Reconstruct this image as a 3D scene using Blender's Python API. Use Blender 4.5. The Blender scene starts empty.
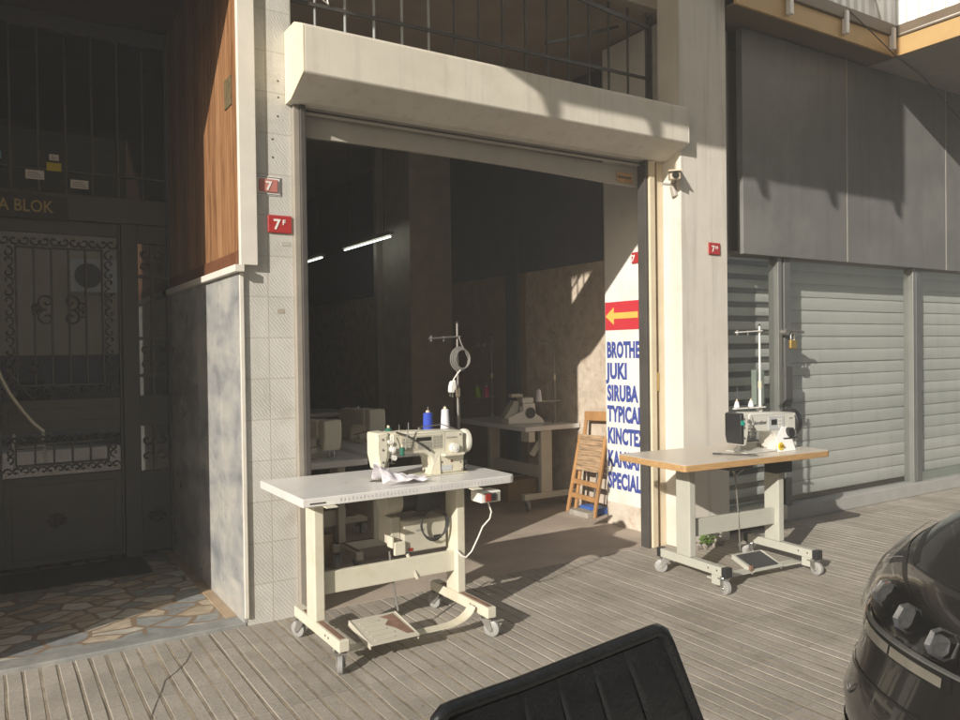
import bpy, math, random
from mathutils import Vector, Matrix
random.seed(7)
scene = bpy.context.scene
COL = scene.collection
PI = math.pi

# ------------------------------------------------------------------ materials
MATS = {}
def mat(name, col, rough=.6, metal=0., var=.12, vscale=6., bump=0., bscale=60., spec=.5, emis=None, stretch=None,
        coat=0., dirt=None, dscale=2., streak=0.):
    if name in MATS: return MATS[name]
    m = bpy.data.materials.new(name); m.use_nodes = True
    nt = m.node_tree; b = nt.nodes['Principled BSDF']
    b.inputs['Roughness'].default_value = rough
    b.inputs['Metallic'].default_value = metal
    b.inputs['Specular IOR Level'].default_value = spec
    b.inputs['Coat Weight'].default_value = coat
    tc = nt.nodes.new('ShaderNodeTexCoord'); src = tc.outputs['Object']
    if stretch:
        mp = nt.nodes.new('ShaderNodeMapping'); mp.inputs['Scale'].default_value = stretch
        nt.links.new(src, mp.inputs['Vector']); src = mp.outputs['Vector']
    c = (*col, 1)
    if var > 0:
        n = nt.nodes.new('ShaderNodeTexNoise'); n.inputs['Scale'].default_value = vscale
        n.inputs['Detail'].default_value = 6; n.inputs['Roughness'].default_value = .65
        nt.links.new(src, n.inputs['Vector'])
        r = nt.nodes.new('ShaderNodeValToRGB')
        r.color_ramp.elements[0].position = .3; r.color_ramp.elements[1].position = .7
        r.color_ramp.elements[0].color = (*[x*(1-var) for x in col], 1)
        r.color_ramp.elements[1].color = (*[min(1, x*(1+var)) for x in col], 1)
        nt.links.new(n.outputs['Fac'], r.inputs['Fac'])
        out = r.outputs['Color']
        if dirt:
            n2 = nt.nodes.new('ShaderNodeTexNoise'); n2.inputs['Scale'].default_value = dscale
            n2.inputs['Detail'].default_value = 8; n2.inputs['Roughness'].default_value = .7
            nt.links.new(src, n2.inputs['Vector'])
            r2 = nt.nodes.new('ShaderNodeValToRGB')
            r2.color_ramp.elements[0].position = .5; r2.color_ramp.elements[1].position = .72
            r2.color_ramp.elements[0].color = (0, 0, 0, 1); r2.color_ramp.elements[1].color = (1, 1, 1, 1)
            nt.links.new(n2.outputs['Fac'], r2.inputs['Fac'])
            mx = nt.nodes.new('ShaderNodeMix'); mx.data_type = 'RGBA'
            nt.links.new(r2.outputs['Color'], mx.inputs['Factor'])
            nt.links.new(out, mx.inputs['A']); mx.inputs['B'].default_value = (*dirt, 1)
            out = mx.outputs['Result']
        if streak:
            mp2 = nt.nodes.new('ShaderNodeMapping'); mp2.inputs['Scale'].default_value = (9,9,.45)
            nt.links.new(tc.outputs['Object'], mp2.inputs['Vector'])
            n5 = nt.nodes.new('ShaderNodeTexNoise'); n5.inputs['Scale'].default_value = 1.6; n5.inputs['Detail'].default_value = 7
            n5.inputs['Roughness'].default_value = .65
            nt.links.new(mp2.outputs['Vector'], n5.inputs['Vector'])
            r5 = nt.nodes.new('ShaderNodeMapRange'); r5.inputs['From Min'].default_value = .52; r5.inputs['From Max'].default_value = .80
            r5.inputs['To Min'].default_value = 1.; r5.inputs['To Max'].default_value = 1-streak
            nt.links.new(n5.outputs['Fac'], r5.inputs['Value'])
            sc5 = nt.nodes.new('ShaderNodeVectorMath'); sc5.operation = 'SCALE'
            nt.links.new(out, sc5.inputs[0]); nt.links.new(r5.outputs['Result'], sc5.inputs['Scale']); out = sc5.outputs[0]
        nt.links.new(out, b.inputs['Base Color'])
        rr = nt.nodes.new('ShaderNodeMapRange'); rr.inputs['To Min'].default_value = max(.03, rough-.1)
        rr.inputs['To Max'].default_value = min(1, rough+.1)
        nt.links.new(n.outputs['Fac'], rr.inputs['Value']); nt.links.new(rr.outputs['Result'], b.inputs['Roughness'])
    else:
        b.inputs['Base Color'].default_value = c
    if bump > 0:
        n3 = nt.nodes.new('ShaderNodeTexNoise'); n3.inputs['Scale'].default_value = bscale
        n3.inputs['Detail'].default_value = 5
        nt.links.new(src, n3.inputs['Vector'])
        bp = nt.nodes.new('ShaderNodeBump'); bp.inputs['Strength'].default_value = bump
        bp.inputs['Distance'].default_value = .01
        nt.links.new(n3.outputs['Fac'], bp.inputs['Height']); nt.links.new(bp.outputs['Normal'], b.inputs['Normal'])
    if emis:
        b.inputs['Emission Color'].default_value = (*emis[0], 1); b.inputs['Emission Strength'].default_value = emis[1]
    MATS[name] = m
    return m

def N(m, typ, **kw):
    n = m.node_tree.nodes.new(typ)
    for k, v in kw.items():
        if k in n.inputs: n.inputs[k].default_value = v
        else: setattr(n, k, v)
    return n
def L(m, a, b): m.node_tree.links.new(a, b)

def glass_mat(name, tint, refl=.12, rough=.02, bump=.0):
    m = bpy.data.materials.new(name); m.use_nodes = True; MATS[name] = m
    nt = m.node_tree; nt.nodes.remove(nt.nodes['Principled BSDF'])
    t = N(m, 'ShaderNodeBsdfTransparent', Color=(*tint, 1)); g = N(m, 'ShaderNodeBsdfGlossy', Roughness=rough)
    lw = N(m, 'ShaderNodeLayerWeight', Blend=.5)
    pw = N(m, 'ShaderNodeMath', operation='POWER'); pw.inputs[1].default_value = 3.5; L(m, lw.outputs['Facing'], pw.inputs[0])
    ad = N(m, 'ShaderNodeMath', operation='MULTIPLY_ADD', use_clamp=True); ad.inputs[1].default_value = .55; ad.inputs[2].default_value = refl*.5
    L(m, pw.outputs[0], ad.inputs[0])
    mx = N(m, 'ShaderNodeMixShader')
    L(m, ad.outputs[0], mx.inputs[0]); L(m, t.outputs[0], mx.inputs[1]); L(m, g.outputs[0], mx.inputs[2])
    L(m, mx.outputs[0], nt.nodes['Material Output'].inputs['Surface'])
    return m

# ------------------------------------------------------------------ mesh builder
class MB:
    def __init__(s): s.v = []; s.f = []
    def add(s, vs, fs):
        o = len(s.v); s.v += [tuple(v) for v in vs]; s.f += [tuple(i+o for i in f) for f in fs]; return s
    def box(s, x0, x1, y0, y1, z0, z1):
        return s.add([(x0,y0,z0),(x1,y0,z0),(x1,y1,z0),(x0,y1,z0),(x0,y0,z1),(x1,y0,z1),(x1,y1,z1),(x0,y1,z1)],
                     [(0,3,2,1),(4,5,6,7),(0,1,5,4),(1,2,6,5),(2,3,7,6),(3,0,4,7)])
    def bar(s, p, q, w, h, up=(0,0,1)):
        p = Vector(p); q = Vector(q); d = (q-p).normalized(); u = Vector(up)
        if abs(d.dot(u)) > .98: u = Vector((1,0,0))
        a = d.cross(u).normalized()*w/2; b = a.cross(d).normalized()*h/2
        vs = [c+e for c in (p, q) for e in (-a-b, a-b, a+b, -a+b)]
        return s.add(vs, [(0,3,2,1),(4,5,6,7),(0,1,5,4),(1,2,6,5),(2,3,7,6),(3,0,4,7)])
    def cyl(s, p, q, r, n=12, r2=None):
        r2 = r if r2 is None else r2
        p = Vector(p); q = Vector(q); d = (q-p).normalized()
        u = Vector((0,0,1)) if abs(d.z) < .95 else Vector((1,0,0))
        a = d.cross(u).normalized(); b = d.cross(a)
        vs = []
        for c, rr in ((p, r), (q, r2)):
            for i in range(n):
                t = 2*PI*i/n; vs.append(c+(a*math.cos(t)+b*math.sin(t))*rr)
        fs = [(i, (i+1) % n, n+(i+1) % n, n+i) for i in range(n)]
        fs += [tuple(range(n-1, -1, -1)), tuple(range(n, 2*n))]
        return s.add(vs, fs)
    def tube(s, pts, r, n=8, closed=False):
        pts = [Vector(p) for p in pts]; m = len(pts); vs = []; prev = None
        for i, p in enumerate(pts):
            if closed: d = pts[(i+1) % m]-pts[i-1]
            else: d = pts[min(i+1, m-1)]-pts[max(i-1, 0)]
            d = d.normalized() if d.length > 1e-9 else Vector((0,0,1))
            if prev is None:
                u = Vector((0,0,1)) if abs(d.z) < .9 else Vector((1,0,0)); a = d.cross(u).normalized()
            else:
                a = prev-d*prev.dot(d); a = a.normalized() if a.length > 1e-6 else d.orthogonal().normalized()
            prev = a; b = d.cross(a)
            rr = r[i] if isinstance(r, (list, tuple)) else r
            for k in range(n):
                t = 2*PI*k/n; vs.append(p+(a*math.cos(t)+b*math.sin(t))*rr)
        fs = []
        for i in range(m if closed else m-1):
            j = (i+1) % m
            for k in range(n): fs.append((i*n+k, i*n+(k+1) % n, j*n+(k+1) % n, j*n+k))
        if not closed: fs += [tuple(range(n-1, -1, -1)), tuple(range((m-1)*n, m*n))]
        return s.add(vs, fs)
    def prism(s, prof, ax, a, b):
        n = len(prof)
        def P(u, v, w): return {'x': (w,u,v), 'y': (u,w,v), 'z': (u,v,w)}[ax]
        vs = [P(u, v, a) for u, v in prof]+[P(u, v, b) for u, v in prof]
        fs = [tuple(range(n-1, -1, -1)), tuple(range(n, 2*n))]+[(i, (i+1) % n, n+(i+1) % n, n+i) for i in range(n)]
        return s.add(vs, fs)
    def lathe(s, c, prof, n=16, ax='z'):
        vs = []; c = Vector(c)
        for r, h in prof:
            for i in range(n):
                t = 2*PI*i/n; x = r*math.cos(t); y = r*math.sin(t)
                vs.append(c+Vector({'z': (x,y,h), 'x': (h,x,y), 'y': (x,h,y)}[ax]))
        m = len(prof); fs = []
        for j in range(m-1):
            for i in range(n): fs.append((j*n+i, j*n+(i+1) % n, (j+1)*n+(i+1) % n, (j+1)*n+i))
        fs += [tuple(range(n-1, -1, -1)), tuple(range((m-1)*n, m*n))]
        return s.add(vs, fs)
    def ico(s, c, r, seed=0, jit=.2, sz=(1,1,1)):
        rnd = random.Random(seed); vs = []; n = 7; m = 5
        for j in range(m+1):
            ph = PI*j/m
            for i in range(n):
                t = 2*PI*i/n+j*.3; k = r*(1+rnd.uniform(-jit, jit))
                vs.append((c[0]+k*math.sin(ph)*math.cos(t)*sz[0], c[1]+k*math.sin(ph)*math.sin(t)*sz[1], c[2]+k*math.cos(ph)*sz[2]))
        fs = [(j*n+i, (j+1)*n+i, (j+1)*n+(i+1) % n, j*n+(i+1) % n) for j in range(m) for i in range(n)]
        return s.add(vs, fs)
    def xf(s, M, start=0):
        for i in range(start, len(s.v)): s.v[i] = tuple(M @ Vector(s.v[i]))
        return s
    def build(s, name, m, parent=None, smooth=False, bevel=0., seg=2, kind=None, label=None):
        me = bpy.data.meshes.new(name); me.from_pydata(s.v, [], s.f); me.update()
        import bmesh
        bm = bmesh.new(); bm.from_mesh(me); bmesh.ops.recalc_face_normals(bm, faces=bm.faces); bm.to_mesh(me); bm.free()
        o = bpy.data.objects.new(name, me); COL.objects.link(o)
        me.materials.append(m)
        if smooth:
            for p in me.polygons: p.use_smooth = True
            try: me.set_sharp_from_angle(angle=math.radians(40))
            except Exception: pass
        if bevel:
            b = o.modifiers.new('Bevel', 'BEVEL'); b.width = bevel; b.segments = seg; b.limit_method = 'ANGLE'
            b.angle_limit = math.radians(35)
        if parent: o.parent = parent
        if kind: o['kind'] = kind
        if label: o['label'] = label
        return o
def smoothstep(x): x = max(0, min(1, x)); return x*x*(3-2*x)

def thing(name, label, cat, loc=(0,0,0), rz=0., group=None):
    o = bpy.data.objects.new(name, None); COL.objects.link(o); o.empty_display_size = .1
    o.location = loc; o.rotation_euler = (0,0,rz); o['label'] = label; o['category'] = cat
    if group: o['group'] = group
    return o
def tag(o, label, cat, group=None):
    o['label'] = label; o['category'] = cat
    if group: o['group'] = group
    return o
def dup(root, loc, rz, label, group=None, skip=(), mats=None):
    mats = mats or {}
    r = root.copy(); COL.objects.link(r); r.location = loc; r.rotation_euler = (0,0,rz); r['label'] = label
    if group: r['group'] = group
    for ch in list(root.children):
        if ch.name.split('.')[0] in skip: continue
        c = ch.copy(); COL.objects.link(c); c.parent = r
        for g in list(ch.children):
            d = g.copy(); COL.objects.link(d); d.parent = c
    return r

def text_mesh(name, body, m, size, origin, xdir, up, parent=None, sx=1., bold=0., align='LEFT', depth=.001, space=1.):
    cu = bpy.data.curves.new(name, 'FONT'); cu.body = body; cu.size = size; cu.offset = bold; cu.extrude = depth
    cu.align_x = align; cu.space_character = space; cu.resolution_u = 3
    t = bpy.data.objects.new(name+'_tmp', cu); COL.objects.link(t)
    dg = bpy.context.evaluated_depsgraph_get(); dg.update()
    me = bpy.data.meshes.new_from_object(t.evaluated_get(dg))
    bpy.data.objects.remove(t); bpy.data.curves.remove(cu)
    X = Vector(xdir).normalized(); U = Vector(up).normalized(); Z = X.cross(U)
    M = Matrix(((X.x*sx, U.x, Z.x, origin[0]), (X.y*sx, U.y, Z.y, origin[1]), (X.z*sx, U.z, Z.z, origin[2]), (0,0,0,1)))
    me.transform(M); me.name = name
    me.materials.clear(); me.materials.append(m)
    o = bpy.data.objects.new(name, me); COL.objects.link(o)
    if parent: o.parent = parent
    return o

# ------------------------------------------------------------------ palette
white_paint = mat('white_paint', (.68,.645,.575), .75, var=.05, vscale=3, bump=.12, bscale=25, dirt=(.58,.53,.45), dscale=1.3, streak=.28)
sign_white = mat('sign_white_paint', (.80,.78,.73), .6, var=.05, vscale=5, bump=.15, bscale=14, dirt=(.70,.66,.58), dscale=2.2)
beige_plaster = mat('beige_plaster', (.42,.36,.28), .85, var=.12, vscale=2.5, bump=.25, bscale=30)
grey_plaster = mat('grey_plaster', (.30,.28,.25), .85, var=.12, vscale=2.5, bump=.25, bscale=30)
dark_plaster = mat('dark_brown_plaster', (.44,.40,.35), .85, var=.15, vscale=2, bump=.2)
navy_panel = mat('navy_panel', (.13,.135,.165), .7, var=.1, vscale=3)
shutter_cream = mat('shutter_cream', (.66,.625,.54), .55, var=.05, vscale=3, dirt=(.57,.52,.43), dscale=1.7, streak=.22)
shutter_bar = mat('shutter_bar_grey', (.42,.39,.34), .5, var=.08, vscale=5)
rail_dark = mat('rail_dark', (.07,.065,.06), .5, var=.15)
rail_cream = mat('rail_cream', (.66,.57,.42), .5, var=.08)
rust_strip = mat('rust_strip', (.38,.25,.13), .8, var=.3, vscale=20)
yellow_beam = mat('yellow_ochre_paint', (.50,.33,.14), .6, var=.1, vscale=4)
brown_trim = mat('brown_trim', (.16,.12,.08), .6, var=.1)
corrug = mat('white_corrugated', (.80,.80,.78), .45, var=.04)
soffit_mat = mat('soffit_grey', (.30,.27,.23), .85, var=.1)
fascia_mat = mat('fascia_grey', (.165,.165,.16), .55, var=.12, vscale=2.2, dirt=(.215,.213,.205), dscale=1.1, streak=.25)
seam_mat = mat('seam_strip', (.42,.40,.36), .35, metal=.4)
slat_mat = mat('slat_pale', (.60,.615,.60), .6, var=.07, vscale=3, dirt=(.53,.545,.53), dscale=1.5, streak=.16)
slot_mat = mat('slot_dark', (.11,.11,.10), .8)
alu = mat('aluminium_frame', (.25,.26,.245), .4, metal=.5, var=.08)
alu_dark = mat('aluminium_dark', (.15,.155,.15), .45, metal=.3, var=.1)
kerb_mat = mat('kerb_grey', (.36,.355,.34), .8, var=.1, bump=.2)
kerb_cream = mat('kerb_cream', (.62,.58,.48), .7, var=.1)
iron = mat('wrought_iron_grey', (.12,.12,.112), .5, metal=.2, var=.15, vscale=14)
iron_dark = mat('wrought_iron_dark', (.075,.07,.065), .55, metal=.2, var=.15)
door_metal = mat('door_metal_grey', (.11,.112,.108), .5, metal=.1, var=.1, vscale=5)
red_plate = mat('red_enamel', (.42,.035,.035), .35, var=.08, vscale=12)
faded_red = mat('faded_red_enamel', (.50,.19,.16), .5, var=.12, vscale=20)
plate_white = mat('plate_white', (.82,.80,.76), .5, var=0)
sign_red = mat('sign_red', (.55,.035,.05), .5, var=.05)
sign_yellow = mat('sign_yellow', (.80,.48,.10), .5, var=.04)
sign_blue = mat('sign_blue', (.055,.085,.33), .5, var=.08, vscale=9)
stone_mat = mat('rough_stone', (.54,.46,.37), .9, var=.16, vscale=9, bump=.9, bscale=14, dirt=(.36,.27,.20), dscale=8)
concrete_floor = mat('shop_concrete', (.43,.365,.30), .8, var=.18, vscale=2.5, bump=.12, bscale=40)
wood_dark = mat('wood_dark', (.16,.065,.03), .5, var=.25, vscale=8, stretch=(3,1,1))
trim_white = mat('trim_white', (.72,.69,.62), .5, var=.06)
table_white = mat('laminate_white', (.70,.69,.67), .32, var=.04, vscale=9, dirt=(.62,.60,.57), dscale=3)
table_cream = mat('laminate_cream', (.62,.57,.49), .35, var=.04, vscale=9)
ply_edge = mat('plywood_edge', (.47,.29,.13), .5, var=.2, vscale=30, stretch=(.3,1,4))
cream_metal = mat('cream_enamel', (.66,.635,.52), .4, var=.05, vscale=8, dirt=(.58,.53,.38), dscale=5)
cream_dull = mat('cream_enamel_dull', (.53,.505,.42), .45, var=.08, vscale=8, dirt=(.46,.42,.33), dscale=4)
grey_enamel = mat('pale_grey_enamel', (.46,.46,.40), .42, var=.05, vscale=8)
machine_white = mat('machine_white', (.80,.79,.74), .3, var=.02)
black_plastic = mat('black_plastic', (.025,.026,.028), .35, var=.1)
dark_rubber = mat('dark_rubber', (.035,.035,.035), .8, var=.2)
grey_pad = mat('grey_rubber_pad', (.05,.05,.052), .75, var=.15)
wheel_grey = mat('caster_grey', (.30,.30,.29), .45, var=.1)
steel = mat('steel', (.55,.55,.53), .28, metal=.9, var=.08)
dull_steel = mat('dull_steel', (.30,.29,.27), .42, metal=.7, var=.12)
rusty = mat('rusty_treadle', (.22,.13,.09), .8, var=.3, vscale=20)
blue_thread = mat('blue_thread', (.03,.07,.45), .8, var=.15, vscale=40)
white_thread = mat('white_thread', (.72,.72,.76), .8, var=.05)
green_thread = mat('green_thread', (.02,.13,.09), .8, var=.15)
lime_thread = mat('lime_thread', (.25,.42,.05), .8, var=.1)
pink_thread = mat('pink_thread', (.55,.06,.16), .8, var=.1)
cloth_white = mat('white_cloth', (.78,.76,.80), .9, var=.05, dirt=(.52,.42,.55), dscale=30)
lcd = mat('lcd_dark', (.035,.035,.03), .2)
key_grey = mat('keypad_grey', (.34,.33,.29), .5)
panel_grey = mat('panel_silver', (.50,.52,.53), .4)
teal = mat('teal_badge', (.02,.33,.27), .4)
paper = mat('paper_white', (.86,.85,.83), .8, var=.02)
paper_yellow = mat('paper_yellow', (.75,.60,.04), .7, var=.02)
paper_blue = mat('paper_blue', (.08,.30,.48), .7, var=.02)
ink = mat('ink_grey', (.10,.10,.10), .7)
gold = mat('gold_letters', (.50,.38,.14), .5, var=.1)
black_plate = mat('black_plate', (.03,.028,.025), .4)
red_btn = mat('red_switch', (.30,.03,.02), .4)
cord_white = mat('white_cord', (.72,.70,.66), .5, var=.03)
cord_dark = mat('dark_cord', (.05,.05,.05), .5)
chair_wood = mat('chair_wood', (.42,.225,.09), .5, var=.25, vscale=10, stretch=(1,1,.25))
chair_slat = mat('chair_slat_worn', (.40,.27,.16), .7, var=.5, vscale=14, stretch=(.4,.4,3))
blue_plastic = mat('blue_plastic', (.04,.12,.42), .5)
leather = mat('black_leather', (.014,.015,.016), .25, var=.12, vscale=45, bump=.14, bscale=120)
chrome = mat('chrome', (.75,.75,.75), .12, metal=1, var=0)
car_paint = mat('car_paint', (.022,.021,.021), .22, metal=.3, var=.1, vscale=60, coat=.9)
car_black = mat('car_trim_black', (.012,.012,.012), .35, var=.1)
drl_mat = mat('drl_strip', (.16,.15,.125), .15, var=.15, vscale=14)
lens_chrome = mat('lens_chrome', (.20,.205,.21), .22, metal=.55, var=.18, vscale=40)
weed_mat = mat('weed_green', (.09,.16,.025), .6, var=.25)
marble_rub = mat('rubble', (.35,.32,.28), .9, var=.25, vscale=10, bump=.3)
mat_doormat = mat('doormat', (.028,.022,.018), .95, var=.25, bump=.5, bscale=200)
asphalt = mat('asphalt', (.05,.05,.05), .9, var=.2, vscale=5, bump=.3)
opp_wall = mat('opposite_wall', (.62,.54,.36), .85, var=.12, vscale=1.5)
opp_dark = mat('opposite_plinth', (.05,.055,.065), .8, var=.2)
brass = mat('brass', (.55,.38,.12), .35, metal=.8)
tube_light = mat('tube_lit', (.8,.85,.8), .4, var=0, emis=((.85,.95,.86), 4.5))
glass_door = glass_mat('door_glass', (.25,.25,.22), refl=.50, rough=.01)
glass_transom = glass_mat('transom_glass', (.25,.25,.22), refl=.08, rough=.02)
glass_shop = glass_mat('shop_glass', (.965,.972,.962), refl=.10, rough=.02)
glass_lamp = glass_mat('lamp_cover_glass', (.80,.80,.80), refl=.12, rough=.03)
glass_car = mat('car_window', (.015,.017,.018), .05, var=0)

# pillar tiles with diagonal ridges
def tile_mat():
    m = mat('pillar_tile', (.58,.57,.53), .55, var=.06, vscale=4, dirt=(.46,.44,.39), dscale=3, streak=.15)
    nt = m.node_tree; b = nt.nodes['Principled BSDF']
    tc = N(m, 'ShaderNodeTexCoord'); sp = N(m, 'ShaderNodeSeparateXYZ'); L(m, tc.outputs['Object'], sp.inputs[0])
    cb = N(m, 'ShaderNodeCombineXYZ')
    ax = N(m, 'ShaderNodeMath', operation='ADD'); ax.inputs[1].default_value = -1.18+.145*10
    L(m, sp.outputs['X'], ax.inputs[0]); L(m, ax.outputs[0], cb.inputs['X'])
    az = N(m, 'ShaderNodeMath', operation='ADD'); az.inputs[1].default_value = .01+.225*10
    L(m, sp.outputs['Z'], az.inputs[0]); L(m, az.outputs[0], cb.inputs['Y'])
    br = N(m, 'ShaderNodeTexBrick', offset=0., squash=1.)
    br.inputs['Scale'].default_value = 1; br.inputs['Mortar Size'].default_value = .0035; br.inputs['Mortar Smooth'].default_value = .3
    br.inputs['Brick Width'].default_value = .145; br.inputs['Row Height'].default_value = .225
    br.inputs['Color1'].default_value = (1,1,1,1); br.inputs['Color2'].default_value = (.93,.93,.92,1); br.inputs['Mortar'].default_value = (.80,.77,.71,1)
    L(m, cb.outputs[0], br.inputs['Vector'])
    old = b.inputs['Base Color'].links[0].from_socket
    mx = N(m, 'ShaderNodeMix', data_type='RGBA', blend_type='MULTIPLY'); mx.inputs['Factor'].default_value = 1
    L(m, old, mx.inputs['A']); L(m, br.outputs['Color'], mx.inputs['B']); L(m, mx.outputs['Result'], b.inputs['Base Color'])
    # ridges whose tilt changes slowly
    ns = N(m, 'ShaderNodeTexNoise', Scale=5.); L(m, cb.outputs[0], ns.inputs['Vector'])
    mp = N(m, 'ShaderNodeMapping'); mp.inputs['Rotation'].default_value = (0,0,-.7); L(m, cb.outputs[0], mp.inputs['Vector'])
    wv = N(m, 'ShaderNodeTexWave', Scale=20., Distortion=5.5); wv.inputs['Detail'].default_value = 2; wv.inputs['Detail Scale'].default_value = 1.2
    L(m, mp.outputs[0], wv.inputs['Vector'])
    mu = N(m, 'ShaderNodeMath', operation='MULTIPLY'); L(m, wv.outputs['Fac'], mu.inputs[0]); L(m, ns.outputs['Fac'], mu.inputs[1])
    sb = N(m, 'ShaderNodeMath', operation='SUBTRACT'); L(m, mu.outputs[0], sb.inputs[0]); L(m, br.outputs['Fac'], sb.inputs[1])
    bp = N(m, 'ShaderNodeBump', Strength=.3, Distance=.005); L(m, sb.outputs[0], bp.inputs['Height']); L(m, bp.outputs[0], b.inputs['Normal'])
    return m
tile = tile_mat()

def marble_mat():
    m = mat('grey_white_marble', (.60,.60,.58), .3, var=.10, vscale=5)
    b = m.node_tree.nodes['Principled BSDF']
    tc = N(m, 'ShaderNodeTexCoord'); n = N(m, 'ShaderNodeTexNoise', Scale=5.0, Detail=9., Roughness=.58, Distortion=.25)
    mp = N(m, 'ShaderNodeMapping'); mp.inputs['Scale'].default_value = (1,.6,1.1); L(m, tc.outputs['Object'], mp.inputs[0]); L(m, mp.outputs[0], n.inputs['Vector'])
    r = N(m, 'ShaderNodeValToRGB'); e = r.color_ramp.elements
    e[0].position = .34; e[0].color = (.22,.23,.24,1); e[1].position = .72; e[1].color = (.52,.50,.45,1)
    k = e.new(.48); k.color = (.33,.335,.335,1); k = e.new(.58); k.color = (.42,.415,.39,1)
    L(m, n.outputs['Fac'], r.inputs[0]); L(m, r.outputs[0], b.inputs['Base Color'])
    return m
marble = marble_mat()

def mosaic_mat():
    m = mat('broken_marble_mosaic', (.5,.5,.5), .4, var=.1)
    b = m.node_tree.nodes['Principled BSDF']
    tc = N(m, 'ShaderNodeTexCoord'); nz = N(m, 'ShaderNodeTexNoise', Scale=4.); L(m, tc.outputs['Object'], nz.inputs['Vector'])
    mp = N(m, 'ShaderNodeMapping'); mp.inputs['Scale'].default_value = (6.2,8.6,0); mp.inputs['Rotation'].default_value = (0,0,.3)
    va = N(m, 'ShaderNodeVectorMath', operation='MULTIPLY_ADD'); va.inputs[1].default_value = (.10,.10,0)
    L(m, nz.outputs['Color'], va.inputs[0]); L(m, tc.outputs['Object'], va.inputs[2]); L(m, va.outputs[0], mp.inputs[0])
    v1 = N(m, 'ShaderNodeTexVoronoi', voronoi_dimensions='2D', feature='F1', Scale=1., Randomness=1.)
    v2 = N(m, 'ShaderNodeTexVoronoi', voronoi_dimensions='2D', feature='DISTANCE_TO_EDGE', Scale=1., Randomness=1.)
    L(m, mp.outputs[0], v1.inputs['Vector']); L(m, mp.outputs[0], v2.inputs['Vector'])
    sp = N(m, 'ShaderNodeSeparateColor'); L(m, v1.outputs['Color'], sp.inputs[0])
    r = N(m, 'ShaderNodeValToRGB'); r.color_ramp.interpolation = 'CONSTANT'; e = r.color_ramp.elements
    e[0].position = 0; e[0].color = (.52,.49,.42,1); e[1].position = .25; e[1].color = (.27,.28,.28,1)
    for p, c in ((.42, (.44,.36,.26,1)), (.55, (.62,.59,.52,1)), (.72, (.30,.31,.30,1)), (.84, (.50,.42,.32,1))):
        k = e.new(p); k.color = c
    L(m, sp.outputs[0], r.inputs[0])
    n2 = N(m, 'ShaderNodeTexNoise', Scale=18., Detail=6.); L(m, tc.outputs['Object'], n2.inputs['Vector'])
    mv = N(m, 'ShaderNodeMix', data_type='RGBA', blend_type='OVERLAY'); mv.inputs['Factor'].default_value = .5
    L(m, r.outputs[0], mv.inputs['A']); L(m, n2.outputs['Fac'], mv.inputs['B'])
    st = N(m, 'ShaderNodeMath', operation='LESS_THAN'); st.inputs[1].default_value = .08; L(m, v2.outputs['Distance'], st.inputs[0])
    mx = N(m, 'ShaderNodeMix', data_type='RGBA'); L(m, st.outputs[0], mx.inputs['Factor']); L(m, mv.outputs['Result'], mx.inputs['A'])
    mx.inputs['B'].default_value = (.27,.20,.135,1); L(m, mx.outputs['Result'], b.inputs['Base Color'])
    return m
mosaic = mosaic_mat()

def wood_mat():
    m = mat('varnished_wood', (.5,.2,.06), .42, var=.1)
    b = m.node_tree.nodes['Principled BSDF']
    tc = N(m, 'ShaderNodeTexCoord'); mp = N(m, 'ShaderNodeMapping'); mp.inputs['Scale'].default_value = (1,1,.08)
    L(m, tc.outputs['Object'], mp.inputs[0])
    n = N(m, 'ShaderNodeTexNoise', Scale=38., Detail=7., Distortion=.6); L(m, mp.outputs[0], n.inputs['Vector'])
    sp = N(m, 'ShaderNodeSeparateXYZ'); L(m, tc.outputs['Object'], sp.inputs[0])
    fl = N(m, 'ShaderNodeMath', operation='MULTIPLY'); fl.inputs[1].default_value = 1/.092; L(m, sp.outputs['Y'], fl.inputs[0])
    f2 = N(m, 'ShaderNodeMath', operation='FLOOR'); L(m, fl.outputs[0], f2.inputs[0])
    wn = N(m, 'ShaderNodeTexWhiteNoise', noise_dimensions='1D'); L(m, f2.outputs[0], wn.inputs['W'])
    a = N(m, 'ShaderNodeMath', operation='MULTIPLY_ADD'); a.inputs[1].default_value = .3; L(m, wn.outputs[0], a.inputs[0]); L(m, n.outputs['Fac'], a.inputs[2])
    r = N(m, 'ShaderNodeValToRGB'); e = r.color_ramp.elements
    e[0].position = .36; e[0].color = (.13,.055,.02,1); e[1].position = .95; e[1].color = (.40,.225,.115,1)
    k = e.new(.6); k.color = (.275,.135,.06,1)
    L(m, a.outputs[0], r.inputs[0]); L(m, r.outputs[0], b.inputs['Base Color'])
    bp = N(m, 'ShaderNodeBump', Strength=.15, Distance=.004); L(m, n.outputs['Fac'], bp.inputs['Height']); L(m, bp.outputs[0], b.inputs['Normal'])
    return m
wood = wood_mat()

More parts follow.
